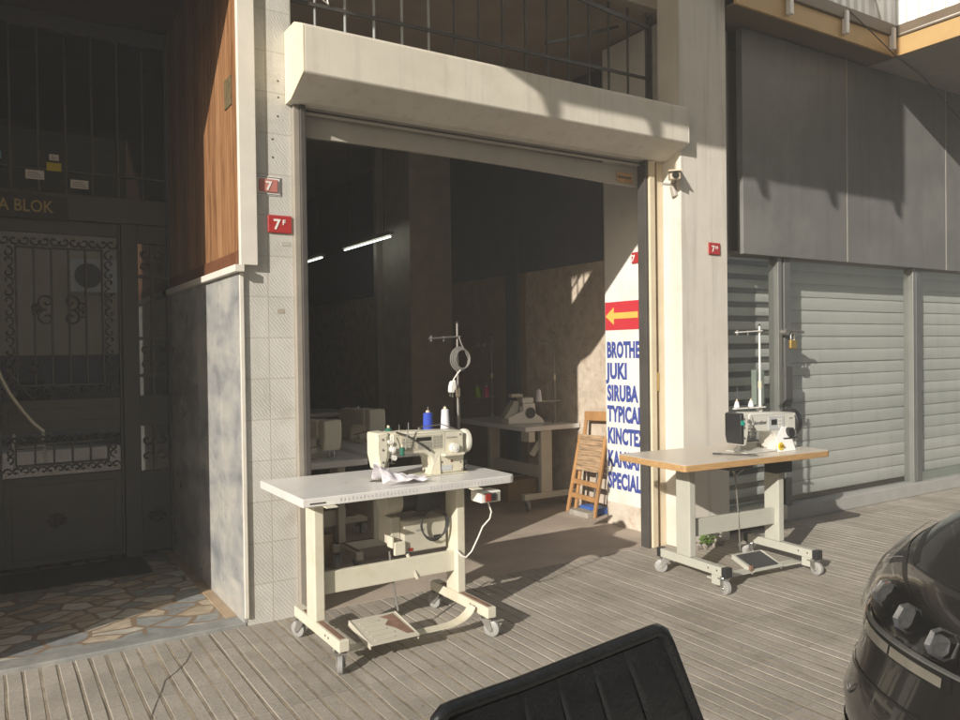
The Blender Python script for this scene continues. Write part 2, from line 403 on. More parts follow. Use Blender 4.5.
def pave_mat():
    m = mat('ribbed_concrete', (.355,.325,.28), .85, var=.16, vscale=3.2, dirt=(.27,.245,.205), dscale=1.1)
    b = m.node_tree.nodes['Principled BSDF']
    tc = N(m, 'ShaderNodeTexCoord'); sp = N(m, 'ShaderNodeSeparateXYZ'); L(m, tc.outputs['Object'], sp.inputs[0])
    # individual rib tone, tile by tile, and cross joints every 0.42 m
    cb = N(m, 'ShaderNodeCombineXYZ')
    fx = N(m, 'ShaderNodeMath', operation='MULTIPLY'); fx.inputs[1].default_value = 1/.355; L(m, sp.outputs['X'], fx.inputs[0])
    gx = N(m, 'ShaderNodeMath', operation='FLOOR'); L(m, fx.outputs[0], gx.inputs[0])
    fy = N(m, 'ShaderNodeMath', operation='MULTIPLY'); fy.inputs[1].default_value = 1/.40; L(m, sp.outputs['Y'], fy.inputs[0])
    gy = N(m, 'ShaderNodeMath', operation='FLOOR'); L(m, fy.outputs[0], gy.inputs[0])
    L(m, gx.outputs[0], cb.inputs['X']); L(m, gy.outputs[0], cb.inputs['Y'])
    wn = N(m, 'ShaderNodeTexWhiteNoise', noise_dimensions='2D'); L(m, cb.outputs[0], wn.inputs['Vector'])
    mr = N(m, 'ShaderNodeMapRange'); mr.inputs['To Min'].default_value = .90; mr.inputs['To Max'].default_value = 1.08; L(m, wn.outputs[0], mr.inputs['Value'])
    fr = N(m, 'ShaderNodeMath', operation='FRACT'); L(m, fy.outputs[0], fr.inputs[0])
    lt = N(m, 'ShaderNodeMath', operation='LESS_THAN'); lt.inputs[1].default_value = .016; L(m, fr.outputs[0], lt.inputs[0])
    jm = N(m, 'ShaderNodeMath', operation='MULTIPLY_ADD'); jm.inputs[1].default_value = -.20; L(m, lt.outputs[0], jm.inputs[0]); L(m, mr.outputs[0], jm.inputs[2])
    old = b.inputs['Base Color'].links[0].from_socket
    hs = N(m, 'ShaderNodeVectorMath', operation='SCALE'); L(m, old, hs.inputs[0]); L(m, jm.outputs[0], hs.inputs['Scale'])
    n4 = N(m, 'ShaderNodeTexNoise', Scale=70., Detail=4.); L(m, tc.outputs['Object'], n4.inputs['Vector'])
    mv = N(m, 'ShaderNodeMix', data_type='RGBA', blend_type='OVERLAY'); mv.inputs['Factor'].default_value = .35
    L(m, hs.outputs[0], mv.inputs['A']); L(m, n4.outputs['Fac'], mv.inputs['B'])
    vg = N(m, 'ShaderNodeTexVoronoi', voronoi_dimensions='2D', feature='F1', Scale=3.2); L(m, tc.outputs['Object'], vg.inputs['Vector'])
    sg = N(m, 'ShaderNodeSeparateColor'); L(m, vg.outputs['Color'], sg.inputs[0])
    rg = N(m, 'ShaderNodeMath', operation='MULTIPLY_ADD'); rg.inputs[1].default_value = .10; rg.inputs[2].default_value = -.035; L(m, sg.outputs[0], rg.inputs[0])
    nd = N(m, 'ShaderNodeMath', operation='MULTIPLY_ADD'); nd.inputs[1].default_value = .06; L(m, n4.outputs['Fac'], nd.inputs[0]); L(m, vg.outputs['Distance'], nd.inputs[2])
    lg = N(m, 'ShaderNodeMath', operation='LESS_THAN'); L(m, nd.outputs[0], lg.inputs[0]); L(m, rg.outputs[0], lg.inputs[1])
    fg_ = N(m, 'ShaderNodeMath', operation='MULTIPLY'); fg_.inputs[1].default_value = .6; L(m, lg.outputs[0], fg_.inputs[0])
    mg = N(m, 'ShaderNodeMix', data_type='RGBA'); L(m, fg_.outputs[0], mg.inputs['Factor']); L(m, mv.outputs['Result'], mg.inputs['A']); mg.inputs['B'].default_value = (.12,.10,.08,1)
    L(m, mg.outputs['Result'], b.inputs['Base Color'])
    bp = N(m, 'ShaderNodeBump', Strength=.35, Distance=.003); L(m, n4.outputs['Fac'], bp.inputs['Height']); L(m, bp.outputs[0], b.inputs['Normal'])
    return m
pave = pave_mat()
groove_mat = mat('groove_sand', (.30,.255,.19), .95, var=.35, vscale=3.5, bump=.3, bscale=90, dirt=(.13,.105,.08), dscale=6)

# ------------------------------------------------------------------ setting
MB().box(-60,60,-60,60,-.3,-.145).build('ground', asphalt, kind='structure')
MB().box(-60,60,-5.4,-1.6,-.144,-.12).build('road', asphalt, kind='structure')
MB().box(-60,60,-9,-5.4,-.144,.0).build('opposite_pavement', kerb_mat, kind='structure')
# ribbed pavement: one profile across X, extruded along Y in jittered steps
CRACK = [(0.541, 3.402), (0.586, 3.534), (0.627, 3.647), (0.666, 3.772), (0.726, 3.838), (0.791, 3.935), (0.84, 4.054)]
def pavement():
    P = .071; top = MB(); gr = MB(); r = random.Random(3)
    ys = [-1.6, -.4, .4, .9]+[1.2+.22*q for q in range(14)]+[4.27]
    x = -3.0; i = 0
    top.box(-60,-3,-1.6,4.27,-.144,0); top.box(14.0,60,-1.6,4.27,-.144,0)
    while x < 14.0-1e-6:
        g = .0052*r.uniform(.55, 1.4); d = .0034*r.uniform(.3, 1.15)
        x1 = x+P
        o = len(top.v); n = len(ys)
        pr = [(x+g, -.02), (x+g, -.0022), (x+g+.0035, 0), (x1-g-.0035, 0), (x1-g, -.0022), (x1-g, -.02)]
        for y in ys:
            j = r.uniform(-.002, .002); hz = r.uniform(-.0016, 0); tl = r.uniform(-.0007, .0007)
            for k, (a, z) in enumerate(pr): top.v.append((a+j, y, z+(hz+(tl if k < 3 else -tl) if z > -.01 else 0)))
        for q in range(n-1):
            for k in range(5): top.f.append((o+q*6+k, o+q*6+k+1, o+(q+1)*6+k+1, o+(q+1)*6+k))
        gr.add([(x-g-.004, -1.6, -d), (x+g+.004, -1.6, -d), (x+g+.004, 4.27, -d), (x-g-.004, 4.27, -d)], [(0,1,2,3)])
        x = x1; i += 1
    a = top.build('pavement', pave, kind='structure')
    gr.build('pavement_joints', groove_mat, a)
    ck = MB(); pts = CRACK
    for (p, q) in zip(pts, pts[1:]):
        w = r.uniform(.0006,.0018); ck.add([(p[0]-w,p[1],.0012),(p[0]+w,p[1]-.004,.0012),(q[0]+w,q[1]-.004,.0012),(q[0]-w,q[1],.0012)],[(0,1,2,3)])
    ck.build('crack', mat('crack_brown', (.12,.10,.08), .95), a)
pavement()
MB().box(-60,60,-1.75,-1.6,-.144,-.002).build('kerb', kerb_mat, kind='structure', bevel=.01)
MB().box(1.47,4.75,4.27,14.0,-.144,.001).build('shop_floor', concrete_floor, kind='structure')
ef = MB().box(-.32,1.18,4.40,6.3,-.1,.018).build('entrance_floor', mosaic, kind='structure')
MB().box(-.32,1.178,4.262,4.399,-.1,.021).build('entrance_step', mat('step_blue_marble', (.27,.275,.265), .45, var=.25, vscale=9, dirt=(.42,.40,.35), dscale=5), kind='structure', bevel=.006)
MB().box(1.10,1.159,4.40,6.1,-.05,.0225).build('entrance_border', mat('border_tan_marble', (.42,.31,.2), .45, var=.2, vscale=8), ef)

# ------------------------------------------------------------------ the building
bd = thing('apartment_building', 'pale apartment block with a tiled pillar, wood panelled entrance and shop openings', 'building')
YF = 4.264
MB().box(1.18,1.472,YF,5.0,0,8).build('left_pillar', tile, bd)
MB().box(1.182,1.470,5.0,6.3,-.1,8).build('entrance_side_wall', grey_plaster, bd)
# cladding of the entrance side face (facing -X)
MB().box(1.160,1.18,4.262,4.655,.019,1.915).build('marble_slab', marble, bd, bevel=.002)
MB().box(1.160,1.18,4.659,5.22,.019,1.915).build('marble_slab', marble, bd, bevel=.002)
MB().box(1.160,1.18,5.224,6.08,.019,1.915).build('marble_slab', marble, bd, bevel=.002)
w = MB()
y = 4.262
while y < 6.08:
    w.box(1.162, 1.18, y+.0015, min(y+.0905, 6.08), 2.035, 3.50 if y < 4.48 else 3.83); y += .092
w.build('wood_panelling', wood, bd, bevel=.003)
MB().box(1.152,1.18,4.262,6.08,1.957,2.033).build('wood_rail', wood_dark, bd, bevel=.004)
MB().box(1.128,1.18,4.205,6.08,1.917,1.955).build('white_sill', trim_white, bd, bevel=.003)
MB().prism([(1.165,4.225),(1.258,4.225),(1.258,4.262),(1.165,4.262)], 'z', 1.957, 3.9).build('corner_trim', trim_white, bd, bevel=.003)
MB().box(1.163,1.186,4.246,4.2615,.045,1.915).build('marble_edge', mat('marble_edge', (.70,.67,.60), .4, var=.08), bd, bevel=.003)
MB().box(1.156,1.162,4.33,4.47,2.84,3.0).build('paint_patch', mat('green_stain', (.12,.09,.04), .8, var=.55, vscale=26), bd)
for x, z in ((1.36,2.66),(1.361,2.56),(1.392,2.79),(1.396,2.985),(1.397,2.895)):
    MB().cyl((x,YF-.0015,z),(x,YF+.002,z),.0055,8).build('screw_hole', rail_dark, bd)
MB().box(1.40,1.452,YF-.002,YF,2.075,2.098).build('paper_scrap', mat('scrap_grey', (.45,.43,.38), .8), bd)
MB().box(1.372,1.41,YF-.002,YF,1.70,1.725).build('paper_scrap', mat('scrap_brown', (.40,.36,.3), .8), bd)
# entrance recess
MB().box(-7,-.32,YF,6.3,-.1,3.50).build('left_wall', mat('left_wall_wood', (.14,.075,.04), .6, var=.2), bd)
MB().box(-7,1.18,YF,4.50,3.502,8).build('entrance_lintel', mat('lintel_brown', (.13,.09,.06), .7), bd)
MB().box(-.40,1.18,4.501,6.3,3.86,8).build('entrance_upper_wall', beige_plaster, bd)
MB().box(-7,-.32,4.501,6.3,3.502,8).build('left_upper_wall', beige_plaster, bd)
MB().box(-.40,1.18,4.501,6.12,3.83,3.859).build('entrance_ceiling', mat('ceiling_wood', (.045,.03,.02), .7, var=.2, vscale=8, stretch=(1,6,1)), bd)
MB().box(-.5,1.18,6.31,9.0,-.1,.02).build('hall_floor', concrete_floor, bd)
MB().box(-.5,1.18,9.0,9.2,-.1,3.6).build('hall_back_wall', dark_plaster, bd)
MB().box(-.7,-.5,6.31,9.2,-.1,3.6).build('hall_side_wall', dark_plaster, bd)
MB().box(1.182,1.47,6.31,14,-.1,4.1).build('hall_party_wall', dark_plaster, bd)
MB().box(-.7,1.47,6.31,9.2,3.61,3.8).build('hall_ceiling', dark_plaster, bd)
# shop front: header, right pillar, interior
MB().box(1.472,4.31,4.275,4.47,2.90,3.20).build('shop_header', beige_plaster, bd)
MB().box(1.472,4.80,YF,6.2,4.02,8).build('upper_wall', beige_plaster, bd)
MB().box(4.31,4.81,4.05,4.272,0,8).build('right_pillar', white_paint, bd, bevel=.006)
MB().box(4.452,4.80,4.273,5.05,0,4.0).build('sign_pillar', sign_white, bd, bevel=.004)
MB().box(4.4495,4.452,4.31,5.04,.001,.19).build('bare_plinth', mat('peeling_plinth', (.62,.55,.46), .9, var=.1, vscale=12, bump=.5, bscale=18, dirt=(.42,.31,.22), dscale=9), bd)
MB().box(4.75,5.0,5.05,14,0,2.28).build('stone_wall', stone_mat, bd)
MB().box(4.735,5.0,5.40,14,2.281,4.09).build('dark_upper_panel', navy_panel, bd)
MB().box(4.75,5.0,5.05,5.399,2.281,4.09).build('right_wall_patch', dark_plaster, bd)
MB().box(4.735,4.7495,6.6,8.1,.02,2.279).build('brown_panel', mat('panel_brown', (.34,.265,.19), .7), bd)
MB().box(4.69,4.7345,6.70,6.90,.02,2.9).build('wall_post', navy_panel, bd)
MB().box(4.18,4.7345,8.1,8.85,0,4.1).build('interior_column', mat('column_plaster', (.58,.52,.44), .85, var=.1), bd)
MB().box(4.10,4.1795,8.84,8.93,0,4.1).build('column_pipe', dark_plaster, bd)
MB().box(1.47,5,14,14.2,0,4.1).build('back_wall', dark_plaster, bd)
MB().box(1.47,5,4.48,14.2,4.1,4.3).build('shop_ceiling', dark_plaster, bd)
# window sill of the transom
MB().box(1.472,4.31,4.27,4.47,3.2005,3.225).build('transom_sill', trim_white, bd)
# right hand shop, above
MB().box(4.812,10.5,4.60,4.8,0,4.5).build('storefront_back_wall', dark_plaster, bd)
MB().box(4.812,5.178,4.34,4.40,2.2,4.06).build('fascia_gap', dark_plaster, bd)
for a, b in ((5.18,6.583),(6.597,8.273),(8.287,9.95),(9.964,11.6)):
    MB().box(a,b,4.20,4.26,2.232,4.05).build('fascia_panel', fascia_mat, bd, bevel=.003)
for s in (6.59,8.28,9.957): MB().box(s-.0065,s+.0065,4.196,4.258,2.235,4.05).build('fascia_seam', seam_mat, bd)
MB().box(5.18,11.6,4.262,4.60,2.24,2.26).build('fascia_soffit', soffit_mat, bd)
MB().box(4.812,6.93,3.975,4.6,4.06,4.075).build('beam_soffit', brown_trim, bd)
MB().box(4.812,6.94,3.95,3.975,4.062,4.225).build('yellow_beam', yellow_beam, bd, bevel=.004)
MB().box(4.812,6.94,3.925,3.975,4.226,4.33).build('brown_gutter', brown_trim, bd, bevel=.006)
MB().box(6.94,6.965,.8,3.95,4.062,4.225).build('yellow_beam', yellow_beam, bd, bevel=.004)
MB().box(6.925,6.965,.8,3.925,4.226,4.33).build('brown_gutter', brown_trim, bd, bevel=.006)
MB().tube([(6.93,3.9,4.245),(6.925,3.0,4.25),(6.93,2.0,4.235),(6.925,.9,4.25)], .006, 6).build('gutter_cable', cord_white, bd)
MB().box(6.966,13,.8,4.6,4.056,4.2).build('bay_soffit', soffit_mat, bd)
def corr(ax, fixed, a, b, z0, z1):
    m = MB(); n = int((b-a)/.028); o = []
    for i in range(n+1):
        t = a+(b-a)*i/n; d = .008*(1 if (i//2) % 2 else -1)
        p = (t, fixed+d) if ax == 'x' else (fixed+d, t); o.append(p)
    for (p, q) in zip(o, o[1:]):
        m.add([(*p,z0),(*q,z0),(*q,z1),(*p,z1)], [(0,1,2,3)])
    return m
corr('x', 3.975, 4.812, 6.99, 4.331, 8).build('corrugated_wall', corrug, bd)
corr('y', 6.99, .8, 3.975, 4.331, 8).build('corrugated_wall', corrug, bd)
MB().box(7.0,13,.8,4.6,4.35,8).build('bay_wall', corrug, bd)
MB().bar((6.45,3.955,4.9),(6.72,3.945,4.35),.035,.02,(0,1,0)).build('corrugated_brace', corrug, bd)
for x in (5.42,6.16,6.86):
    MB().box(x-.022,x+.022,3.905,3.948,4.10,4.29).build('gutter_bracket', corrug, bd, bevel=.004)
MB().tube([(6.2,3.92,4.3),(6.5,3.90,4.17),(6.9,3.93,4.06),(7.6,4.05,4.02),(8.6,4.17,3.75)], .005, 5).build('hanging_wire', cord_dark, bd)
# built-out bay above the frame whose shadow falls on the front
MB().prism([(-.56,2.2),(3.43,2.2),(3.43,YF),(-1.2,YF)],'z',4.73,9.5).build('upper_bay', beige_plaster, bd)
for x in (-.50,.40,1.38,2.33,3.35):
    MB().prism([(x-.05,4.73),(x+.05,4.73),(x+.05,4.57),(x+.025,4.57)], 'y', 2.21, 2.25).build('bay_bracket', beige_plaster, bd)
MB().box(4.812,13,4.61,6.2,4.3,8).build('upper_wall_right', beige_plaster, bd)
MB().box(-7,13,6.4,6.6,4.35,9.5).build('upper_back_wall', grey_plaster, bd)

# ------------------------------------------------------------------ roller shutter
rs = thing('roller_shutter', 'cream metal roller shutter housing with a raised curtain above the shop opening', 'shutter', (1.435,4.0,0))
def R(m): return m.xf(Matrix.Translation((-1.435,-4.0,0)))
prof = [(4.262,3.262),(4.10,3.262),(3.985,3.215),(3.97,3.20),(3.97,2.962),(3.975,2.952),(4.175,2.865),(4.262,2.862)]
R(MB().prism(prof,'x',1.447,4.312)).build('housing', shutter_cream, rs, bevel=.004)
R(MB().prism(prof,'x',1.436,1.4465)).build('end_cap', mat('end_cap_cream', (.76,.69,.52), .55, var=.06), rs, bevel=.002)
R(MB().prism(prof,'x',4.3125,4.322)).build('end_cap', shutter_cream, rs, bevel=.002)
R(MB().box(1.51,4.16,4.268,4.30,2.83,2.899)).build('curtain', shutter_bar, rs, bevel=.004)
bb = MB()
n = 24
for i in range(n):
    x0 = 1.53+(4.12-1.53)*i/n; x1 = 1.53+(4.12-1.53)*(i+1)/n
    f = lambda x: -.035*((x-1.53)/2.59)-.018*math.sin(PI*(x-1.53)/2.59)*(-1)
    a, b = f(x0), f(x1)
    bb.add([(x0,4.305,2.71+a),(x1,4.305,2.71+b),(x1,4.318,2.838+b*.5),(x0,4.318,2.838+a*.5),(x0,4.335,2.71+a),(x1,4.335,2.71+b),(x1,4.335,2.838+b*.5),(x0,4.335,2.838+a*.5)],
           [(0,1,2,3),(4,7,6,5),(0,4,5,1),(3,2,6,7)])
R(bb).build('bottom_bar', shutter_bar, rs)
R(MB().box(1.515,4.13,4.266,4.2675,2.84,2.852)).build('curtain_slot', rail_dark, rs)
R(MB().box(3.92,4.07,4.300,4.3045,2.70,2.77)).build('warning_label', mat('label_orange', (.50,.30,.14), .5, var=.3, vscale=30), rs)
R(MB().box(3.93,4.06,4.298,4.2995,2.727,2.745)).build('label_stripe', brown_trim, rs)
R(MB().box(1.472,1.505,4.235,4.285,.0,2.86)).build('guide_rail', mat('rail_cream_shaded', (.30,.27,.23), .5, var=.1), rs, bevel=.003)  # left rail darker than the right one: its shade is put into the colour
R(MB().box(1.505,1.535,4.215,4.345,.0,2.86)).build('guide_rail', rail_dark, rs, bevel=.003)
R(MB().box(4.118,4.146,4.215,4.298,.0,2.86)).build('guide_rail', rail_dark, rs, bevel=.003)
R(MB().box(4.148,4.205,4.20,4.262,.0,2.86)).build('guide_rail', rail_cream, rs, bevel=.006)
R(MB().box(4.206,4.245,4.235,4.27,.0,2.862)).build('rail_backing', rust_strip, rs)
R(MB().box(4.246,4.309,4.225,4.27,.0,2.862)).build('rail_filler', rail_cream, rs)
R(MB().box(4.215,4.24,4.215,4.2345,1.16,1.30)).build('lock_plate', brass, rs, bevel=.003)

# security camera
sc = thing('security_camera', 'small beige security camera on a bracket under the shutter housing end', 'camera', (4.26,4.1,2.72))
MB().bar((-.075,-.12,-.005),(.03,.0,.02),.075,.065).build('camera_body', mat('camera_beige', (.55,.48,.37), .5, var=.05), sc, bevel=.008)
MB().bar((-.095,-.14,.022),(.035,.0,.058),.092,.010).build('sun_shield', rail_cream, sc)
MB().cyl((-.083,-.130,-.007),(-.075,-.118,-.004),.024,12).build('camera_lens', lcd, sc)
MB().tube([(.02,-.01,.0),(.05,.0,-.03),(.05,.05,-.03),(.05,.13,-.01)], .009, 8).build('bracket', wheel_grey, sc, smooth=True)
MB().cyl((.05,.02,-.05),(.05,.0,-.13),.028,12).build('camera_arm', mat('camera_arm_grey', (.35,.32,.28), .5), sc, smooth=True)  # arm in one plain grey

# transom grille
tg = thing('window_grille', 'painted iron bar grille above the shutter housing with a sagging lower rail', 'grille', (1.5,4.35,3.2))
bars = MB()
xs = [1.648+.1875*i for i in range(15)]
for i, x in enumerate(xs):
    b = MB().cyl((x-1.5,0,.02),(x-1.5,0,.815),.0085,8); b.build('bar', iron_dark if i > 4 else mat('bar_sunlit_pale', (.36,.38,.38), .5, var=.15), tg, smooth=True)  # left bars paler: the sunlight on them is put into the colour
MB().bar((.0,-.012,.285),(2.81,-.012,.32),.012,.022).build('lower_rail', iron_dark, tg)
MB().bar((0,-.012,.80),(1.85,-.012,.80),.014,.03).build('upper_rail', iron_dark, tg)
MB().bar((1.85,-.012,.80),(2.81,-.02,.70),.014,.03).build('upper_rail', iron, tg)
MB().box(-.027,-.002,-.03,.02,.025,.80).build('frame_post', iron_dark, tg)
MB().box(2.785,2.808,-.03,.02,.025,.79).build('frame_post', iron_dark, tg)
MB().tube([(.12,-.02,.62),(.17,-.03,.44),(.15,-.03,.34),(.22,-.03,.30),(.2,-.03,.42),(.25,-.02,.5)], .006, 6).build('loose_wire', cord_white, tg)
MB().bar((1.9,.1,.45),(2.6,.12,.72),.02,.02).build('diagonal_brace', iron, tg)

# number plates
def plate(label, x, z, w, hh, m, txt, sup, frame=False, y=YF, size=.07):
    p = thing('house_number_plate', label, 'number plate', (x,y,z))
    MB().box(-w/2,w/2,-.012,-.002,-hh/2,hh/2).build('plate', m, p, bevel=.006, seg=3)
    if frame:
        MB().box(-w/2-.018,w/2+.018,-.0045,-.0005,-hh/2-.016,hh/2+.016).build('backing_card', plate_white, p)
        o = MB(); a, b = w/2+.014, hh/2+.012
        for (x0,x1,z0,z1) in ((-a,a,b-.003,b),(-a,a,-b,-b+.003),(-a,-a+.003,-b+.0032,b-.0032),(a-.003,a,-b+.0032,b-.0032)): o.box(x0,x1,-.0065,-.005,z0,z1)
        o.build('backing_outline', ink, p)
    text_mesh('numeral', txt, plate_white, size, (-.018 if sup else 0,-.0135,-size*.36), (1,0,0), (0,0,1), p, bold=.002, align='CENTER')
    if sup: text_mesh('letter', sup, plate_white, size*.5, (.022,-.0135,-.002), (1,0,0), (0,0,1), p, bold=.001, align='CENTER')
    return p
plate('faded pink enamel house number plate 7 on a white card on the tiled pillar', 1.332, 2.40, .105, .072, faded_red, '7', None, True, size=.066)
plate('bright red enamel number plate 7F on the tiled pillar at the shop opening', 1.392, 2.192, .135, .098, red_plate, '7', 'F', size=.078)
plate('small red enamel number plate 7H on the right hand white pillar', 4.655, 2.222, .125, .09, red_plate, '7', 'H', y=4.05, size=.062)
sp = thing('house_number_plate', 'red number plate 7 half hidden behind the shutter rail above the arrow sign', 'number plate', (4.452,4.66,2.21))
MB().box(-.012,-.002,-.06,.05,-.045,.045).build('plate', red_plate, sp, bevel=.005)
text_mesh('numeral', '7', plate_white, .07, (-.0135,.045,-.026), (0,-1,0), (0,0,1), sp, bold=.002)

# painted wall sign
ws = thing('wall_sign', 'painted wall sign with a yellow arrow on red above blue brand lettering', 'sign', (4.452,5.05,0))
MB().box(-.0035,-.001,-.68,-.008,1.635,1.87).build('red_panel', sign_red, ws)
MB().prism([(-.012,1.752),(-.115,1.825),(-.115,1.778),(-.40,1.778),(-.40,1.728),(-.115,1.728),(-.115,1.68)],'x',-.0055,-.0037).build('arrow', sign_yellow, ws)
SXL = dict(BROTHER=.555,JUKI=.70,SIRUBA=.60,TYPICAL=.58,KINCTEX=.56,KANSAI=.58,SPECIAL=.58)
for t, z in (('BROTHER',1.41),('JUKI',1.233),('SIRUBA',1.048),('TYPICAL',.874),('KINCTEX',.690),('KANSAI',.497),('SPECIAL',.315)):
    text_mesh('lettering', t, sign_blue, .178, (-.003,-.022,z), (0,-1,0), (0,0,1), ws, sx=SXL[t], bold=.008, space=1.06)

# ------------------------------------------------------------------ entrance door
YD = 6.15
ed = thing('entrance_door', 'dark grey metal entrance door with scrolled wrought iron over glass', 'door', (0,YD,.04))
ZD = .04
def D(m): return m.xf(Matrix.Translation((0,-YD,-ZD)))
fr = MB()
fr.box(.835,.945,YD-.05,YD+.05,.018,2.42); fr.box(-.13,-.02,YD-.05,YD+.05,.018,2.42)
fr.box(1.145,1.179,YD-.05,YD+.05,.018,3.82); fr.box(-.399,-.30,YD-.05,YD+.05,.018,3.82)
fr.box(-.30,1.145,YD-.06,YD+.05,2.421,2.60); fr.box(-.30,1.145,YD-.05,YD+.05,3.72,3.82)
D(fr).build('door_frame', door_metal, ed, bevel=.005)
lf = MB()
lf.box(-.018,.085,YD-.03,YD+.02,.05,2.415); lf.box(.815,.833,YD-.03,YD+.02,.05,2.415)
lf.box(.0855,.8145,YD-.03,YD+.02,2.325,2.415); lf.box(.0855,.8145,YD-.03,YD+.02,.96,1.18); lf.box(.0855,.8145,YD-.03,YD+.02,.05,.655)
D(lf).build('door_leaf', door_metal, ed, bevel=.004)
pn = MB().box(.13,.77,YD-.038,YD-.0305,.10,.60).box(.12,.78,YD-.038,YD-.0305,1.03,1.12)
D(pn).build('kick_panel', door_metal, ed, bevel=.006)
for x0, x1, z0, z1 in ((.0855,.8145,1.181,2.324),(.0855,.8145,.656,.959)):
    D(MB().box(x0,x1,YD-.004,YD+.004,z0,z1)).build('glass_pane', glass_door, ed)
# sidelights
for sx0, sx1 in ((.946,1.144),(-.299,-.131)):
    s = MB().box(sx0,sx1,YD-.03,YD+.02,.05,.635).box(sx0,sx1,YD-.03,YD+.02,.965,1.185).box(sx0,sx1,YD-.03,YD+.02,2.29,2.42)
    D(s).build('sidelight_panel', door_metal, ed, bevel=.004)
    D(MB().box(sx0,sx1,YD-.004,YD+.004,.636,.964).box(sx0,sx1,YD-.004,YD+.004,1.186,2.289)).build('sidelight_glass', glass_door, ed)
D(MB().box(-.299,1.144,YD-.004,YD+.004,2.601,3.719)).build('transom_glass', glass_transom, ed)
def scroll(m, cx, cz, r, a0, turns, y, rr=.006, flip=1):
    pts = []
    for i in range(22):
        t = i/21; a = a0+flip*turns*2*PI*t; q = r*(1-.82*t)
        pts.append((cx+q*math.cos(a), y, cz+q*math.sin(a)))
    m.tube(pts, rr, 5)
gy = YD-.022
def ironwork(x0, x1, z0, z1, b, nb):
    m = MB()
    for x in (x0+b, x1-b): m.bar((x,gy,z0+b),(x,gy,z1-b),.012,.012)
    for z in (z0+b, z1-b): m.bar((x0+b,gy,z),(x1-b,gy,z),.012,.012,(0,1,0))
    D(m).build('inner_frame', iron, ed)
    m = MB()
    for i in range(1, nb): 
        x = x0+b+(x1-x0-2*b)*i/nb; m.bar((x,gy,z0+b),(x,gy,z1-b),.011,.011)
    D(m).build('grille_bars', iron, ed)
    m = MB(); st = b*1.25
    k = int((x1-x0)/st)
    for i in range(k):
        c = x0+(x1-x0)*(i+.5)/k
        for z, f in ((z1-b/2,1),(z0+b/2,-1)):
            scroll(m, c-st*.24, z, b*.40, PI if f>0 else PI, .9*f, gy, .005, 1); scroll(m, c+st*.24, z, b*.40, 0, .9*f, gy, .005, -1)
    k = int((z1-z0-2*b)/st)
    for i in range(k):
        c = z0+b+(z1-z0-2*b)*(i+.5)/max(k,1)
        for x, f in ((x0+b/2,1),(x1-b/2,-1)):
            scroll(m, x, c-st*.24, b*.40, -PI/2, .9*f, gy, .005, 1); scroll(m, x, c+st*.24, b*.40, PI/2, .9*f, gy, .005, -1)
    D(m).build('scroll_border', iron, ed)
ironwork(.09,.81,1.185,2.32,.095,5)
ironwork(.09,.81,.66,.955,.075,5)
m = MB()
for sx in (1,-1):
    for sz in (1,-1):
        scroll(m, .44+sx*.075, 1.80+sz*.055, .06, PI/2 if sz<0 else -PI/2, 1.2, gy-.008, .006, sx*sz)
        scroll(m, .44+sx*.14, 1.80+sz*.02, .035, 0, 1.1, gy-.008, .005, sx*sz)
D(m).build('centre_scroll', iron, ed)
for x0, x1 in ((.946,1.144),(-.299,-.131)):
    m = MB(); xc = (x0+x1)/2; m.bar((xc,gy,.64),(xc,gy,2.28),.022,.02)
    for z in (2.05,1.60,1.33): m.bar((x0,gy,z),(x1,gy,z),.022,.02,(0,1,0))
    for (za, zb) in ((2.06,2.28),(1.34,1.59),(.66,.93)):
        zc = (za+zb)/2; q = (zb-za)/4
        for sx in (1,-1):
            for sz in (1,-1): scroll(m, xc+sx*.05, zc+sz*q*.95, .043, 0 if sx<0 else PI, .85, gy, .005, sx*sz)
    D(m).build('sidelight_grille', iron, ed)
m = MB()
for i in range(-2,7): 
    x = .167+.1655*i
    if -.28 < x < 1.12: m.bar((x,gy,2.60),(x,gy,3.72),.014,.014)
m.bar((-.299,gy,2.76),(1.144,gy,2.76),.01,.01,(0,1,0))
D(m).build('transom_bars', iron, ed)
for x, z in ((.40,.35),(1.045,.31),(-.215,.31)):
    m = MB()
    for k in range(8):
        a = k*PI/4; m.ico((x+.042*math.cos(a), YD-.04, z+.034*math.sin(a)), .022, k, .3, (1,.35,.8))
    m.ico((x,YD-.042,z),.025,9,.3,(1,.4,1)); D(m).build('cast_rosette', iron_dark, ed)
m = MB().tube([(.03,YD-.14,1.50),(.06,YD-.16,1.42),(.085,YD-.165,1.34),(.13,YD-.165,1.24),(.19,YD-.165,1.14),(.26,YD-.165,1.04),(.325,YD-.16,.975)], .0145, 10)
D(m).build('pull_handle', mat('handle_pale', (.60,.57,.47), .3, metal=.4), ed, smooth=True)
D(MB().cyl((.05,YD-.03,1.45),(.055,YD-.16,1.44),.02,10).cyl((.31,YD-.03,.99),(.31,YD-.165,.99),.012,8)).build('handle_mount', mat('handle_copper', (.35,.14,.07), .5, metal=.4), ed, smooth=True)
m = MB(); scroll(m,.17,1.43,.05,PI,.8,YD-.06,.006,-1); scroll(m,.28,1.42,.05,PI,1.,YD-.06,.005,1); m.bar((.12,YD-.05,1.40),(.27,YD-.05,1.19),.01,.01)
D(m).build('bent_iron', iron, ed)
nm = thing('name_board', 'black board with gold lettering A BLOK over the entrance door', 'sign', (.02,YD-.062,2.40))
MB().box(0,.48,-.018,-.001,.01,.165).build('board', black_plate, nm, bevel=.003)
text_mesh('lettering', 'A BLOK', gold, .115, (.07,-.0195,.055), (1,0,0), (0,0,1), nm, sx=.80, bold=.001)
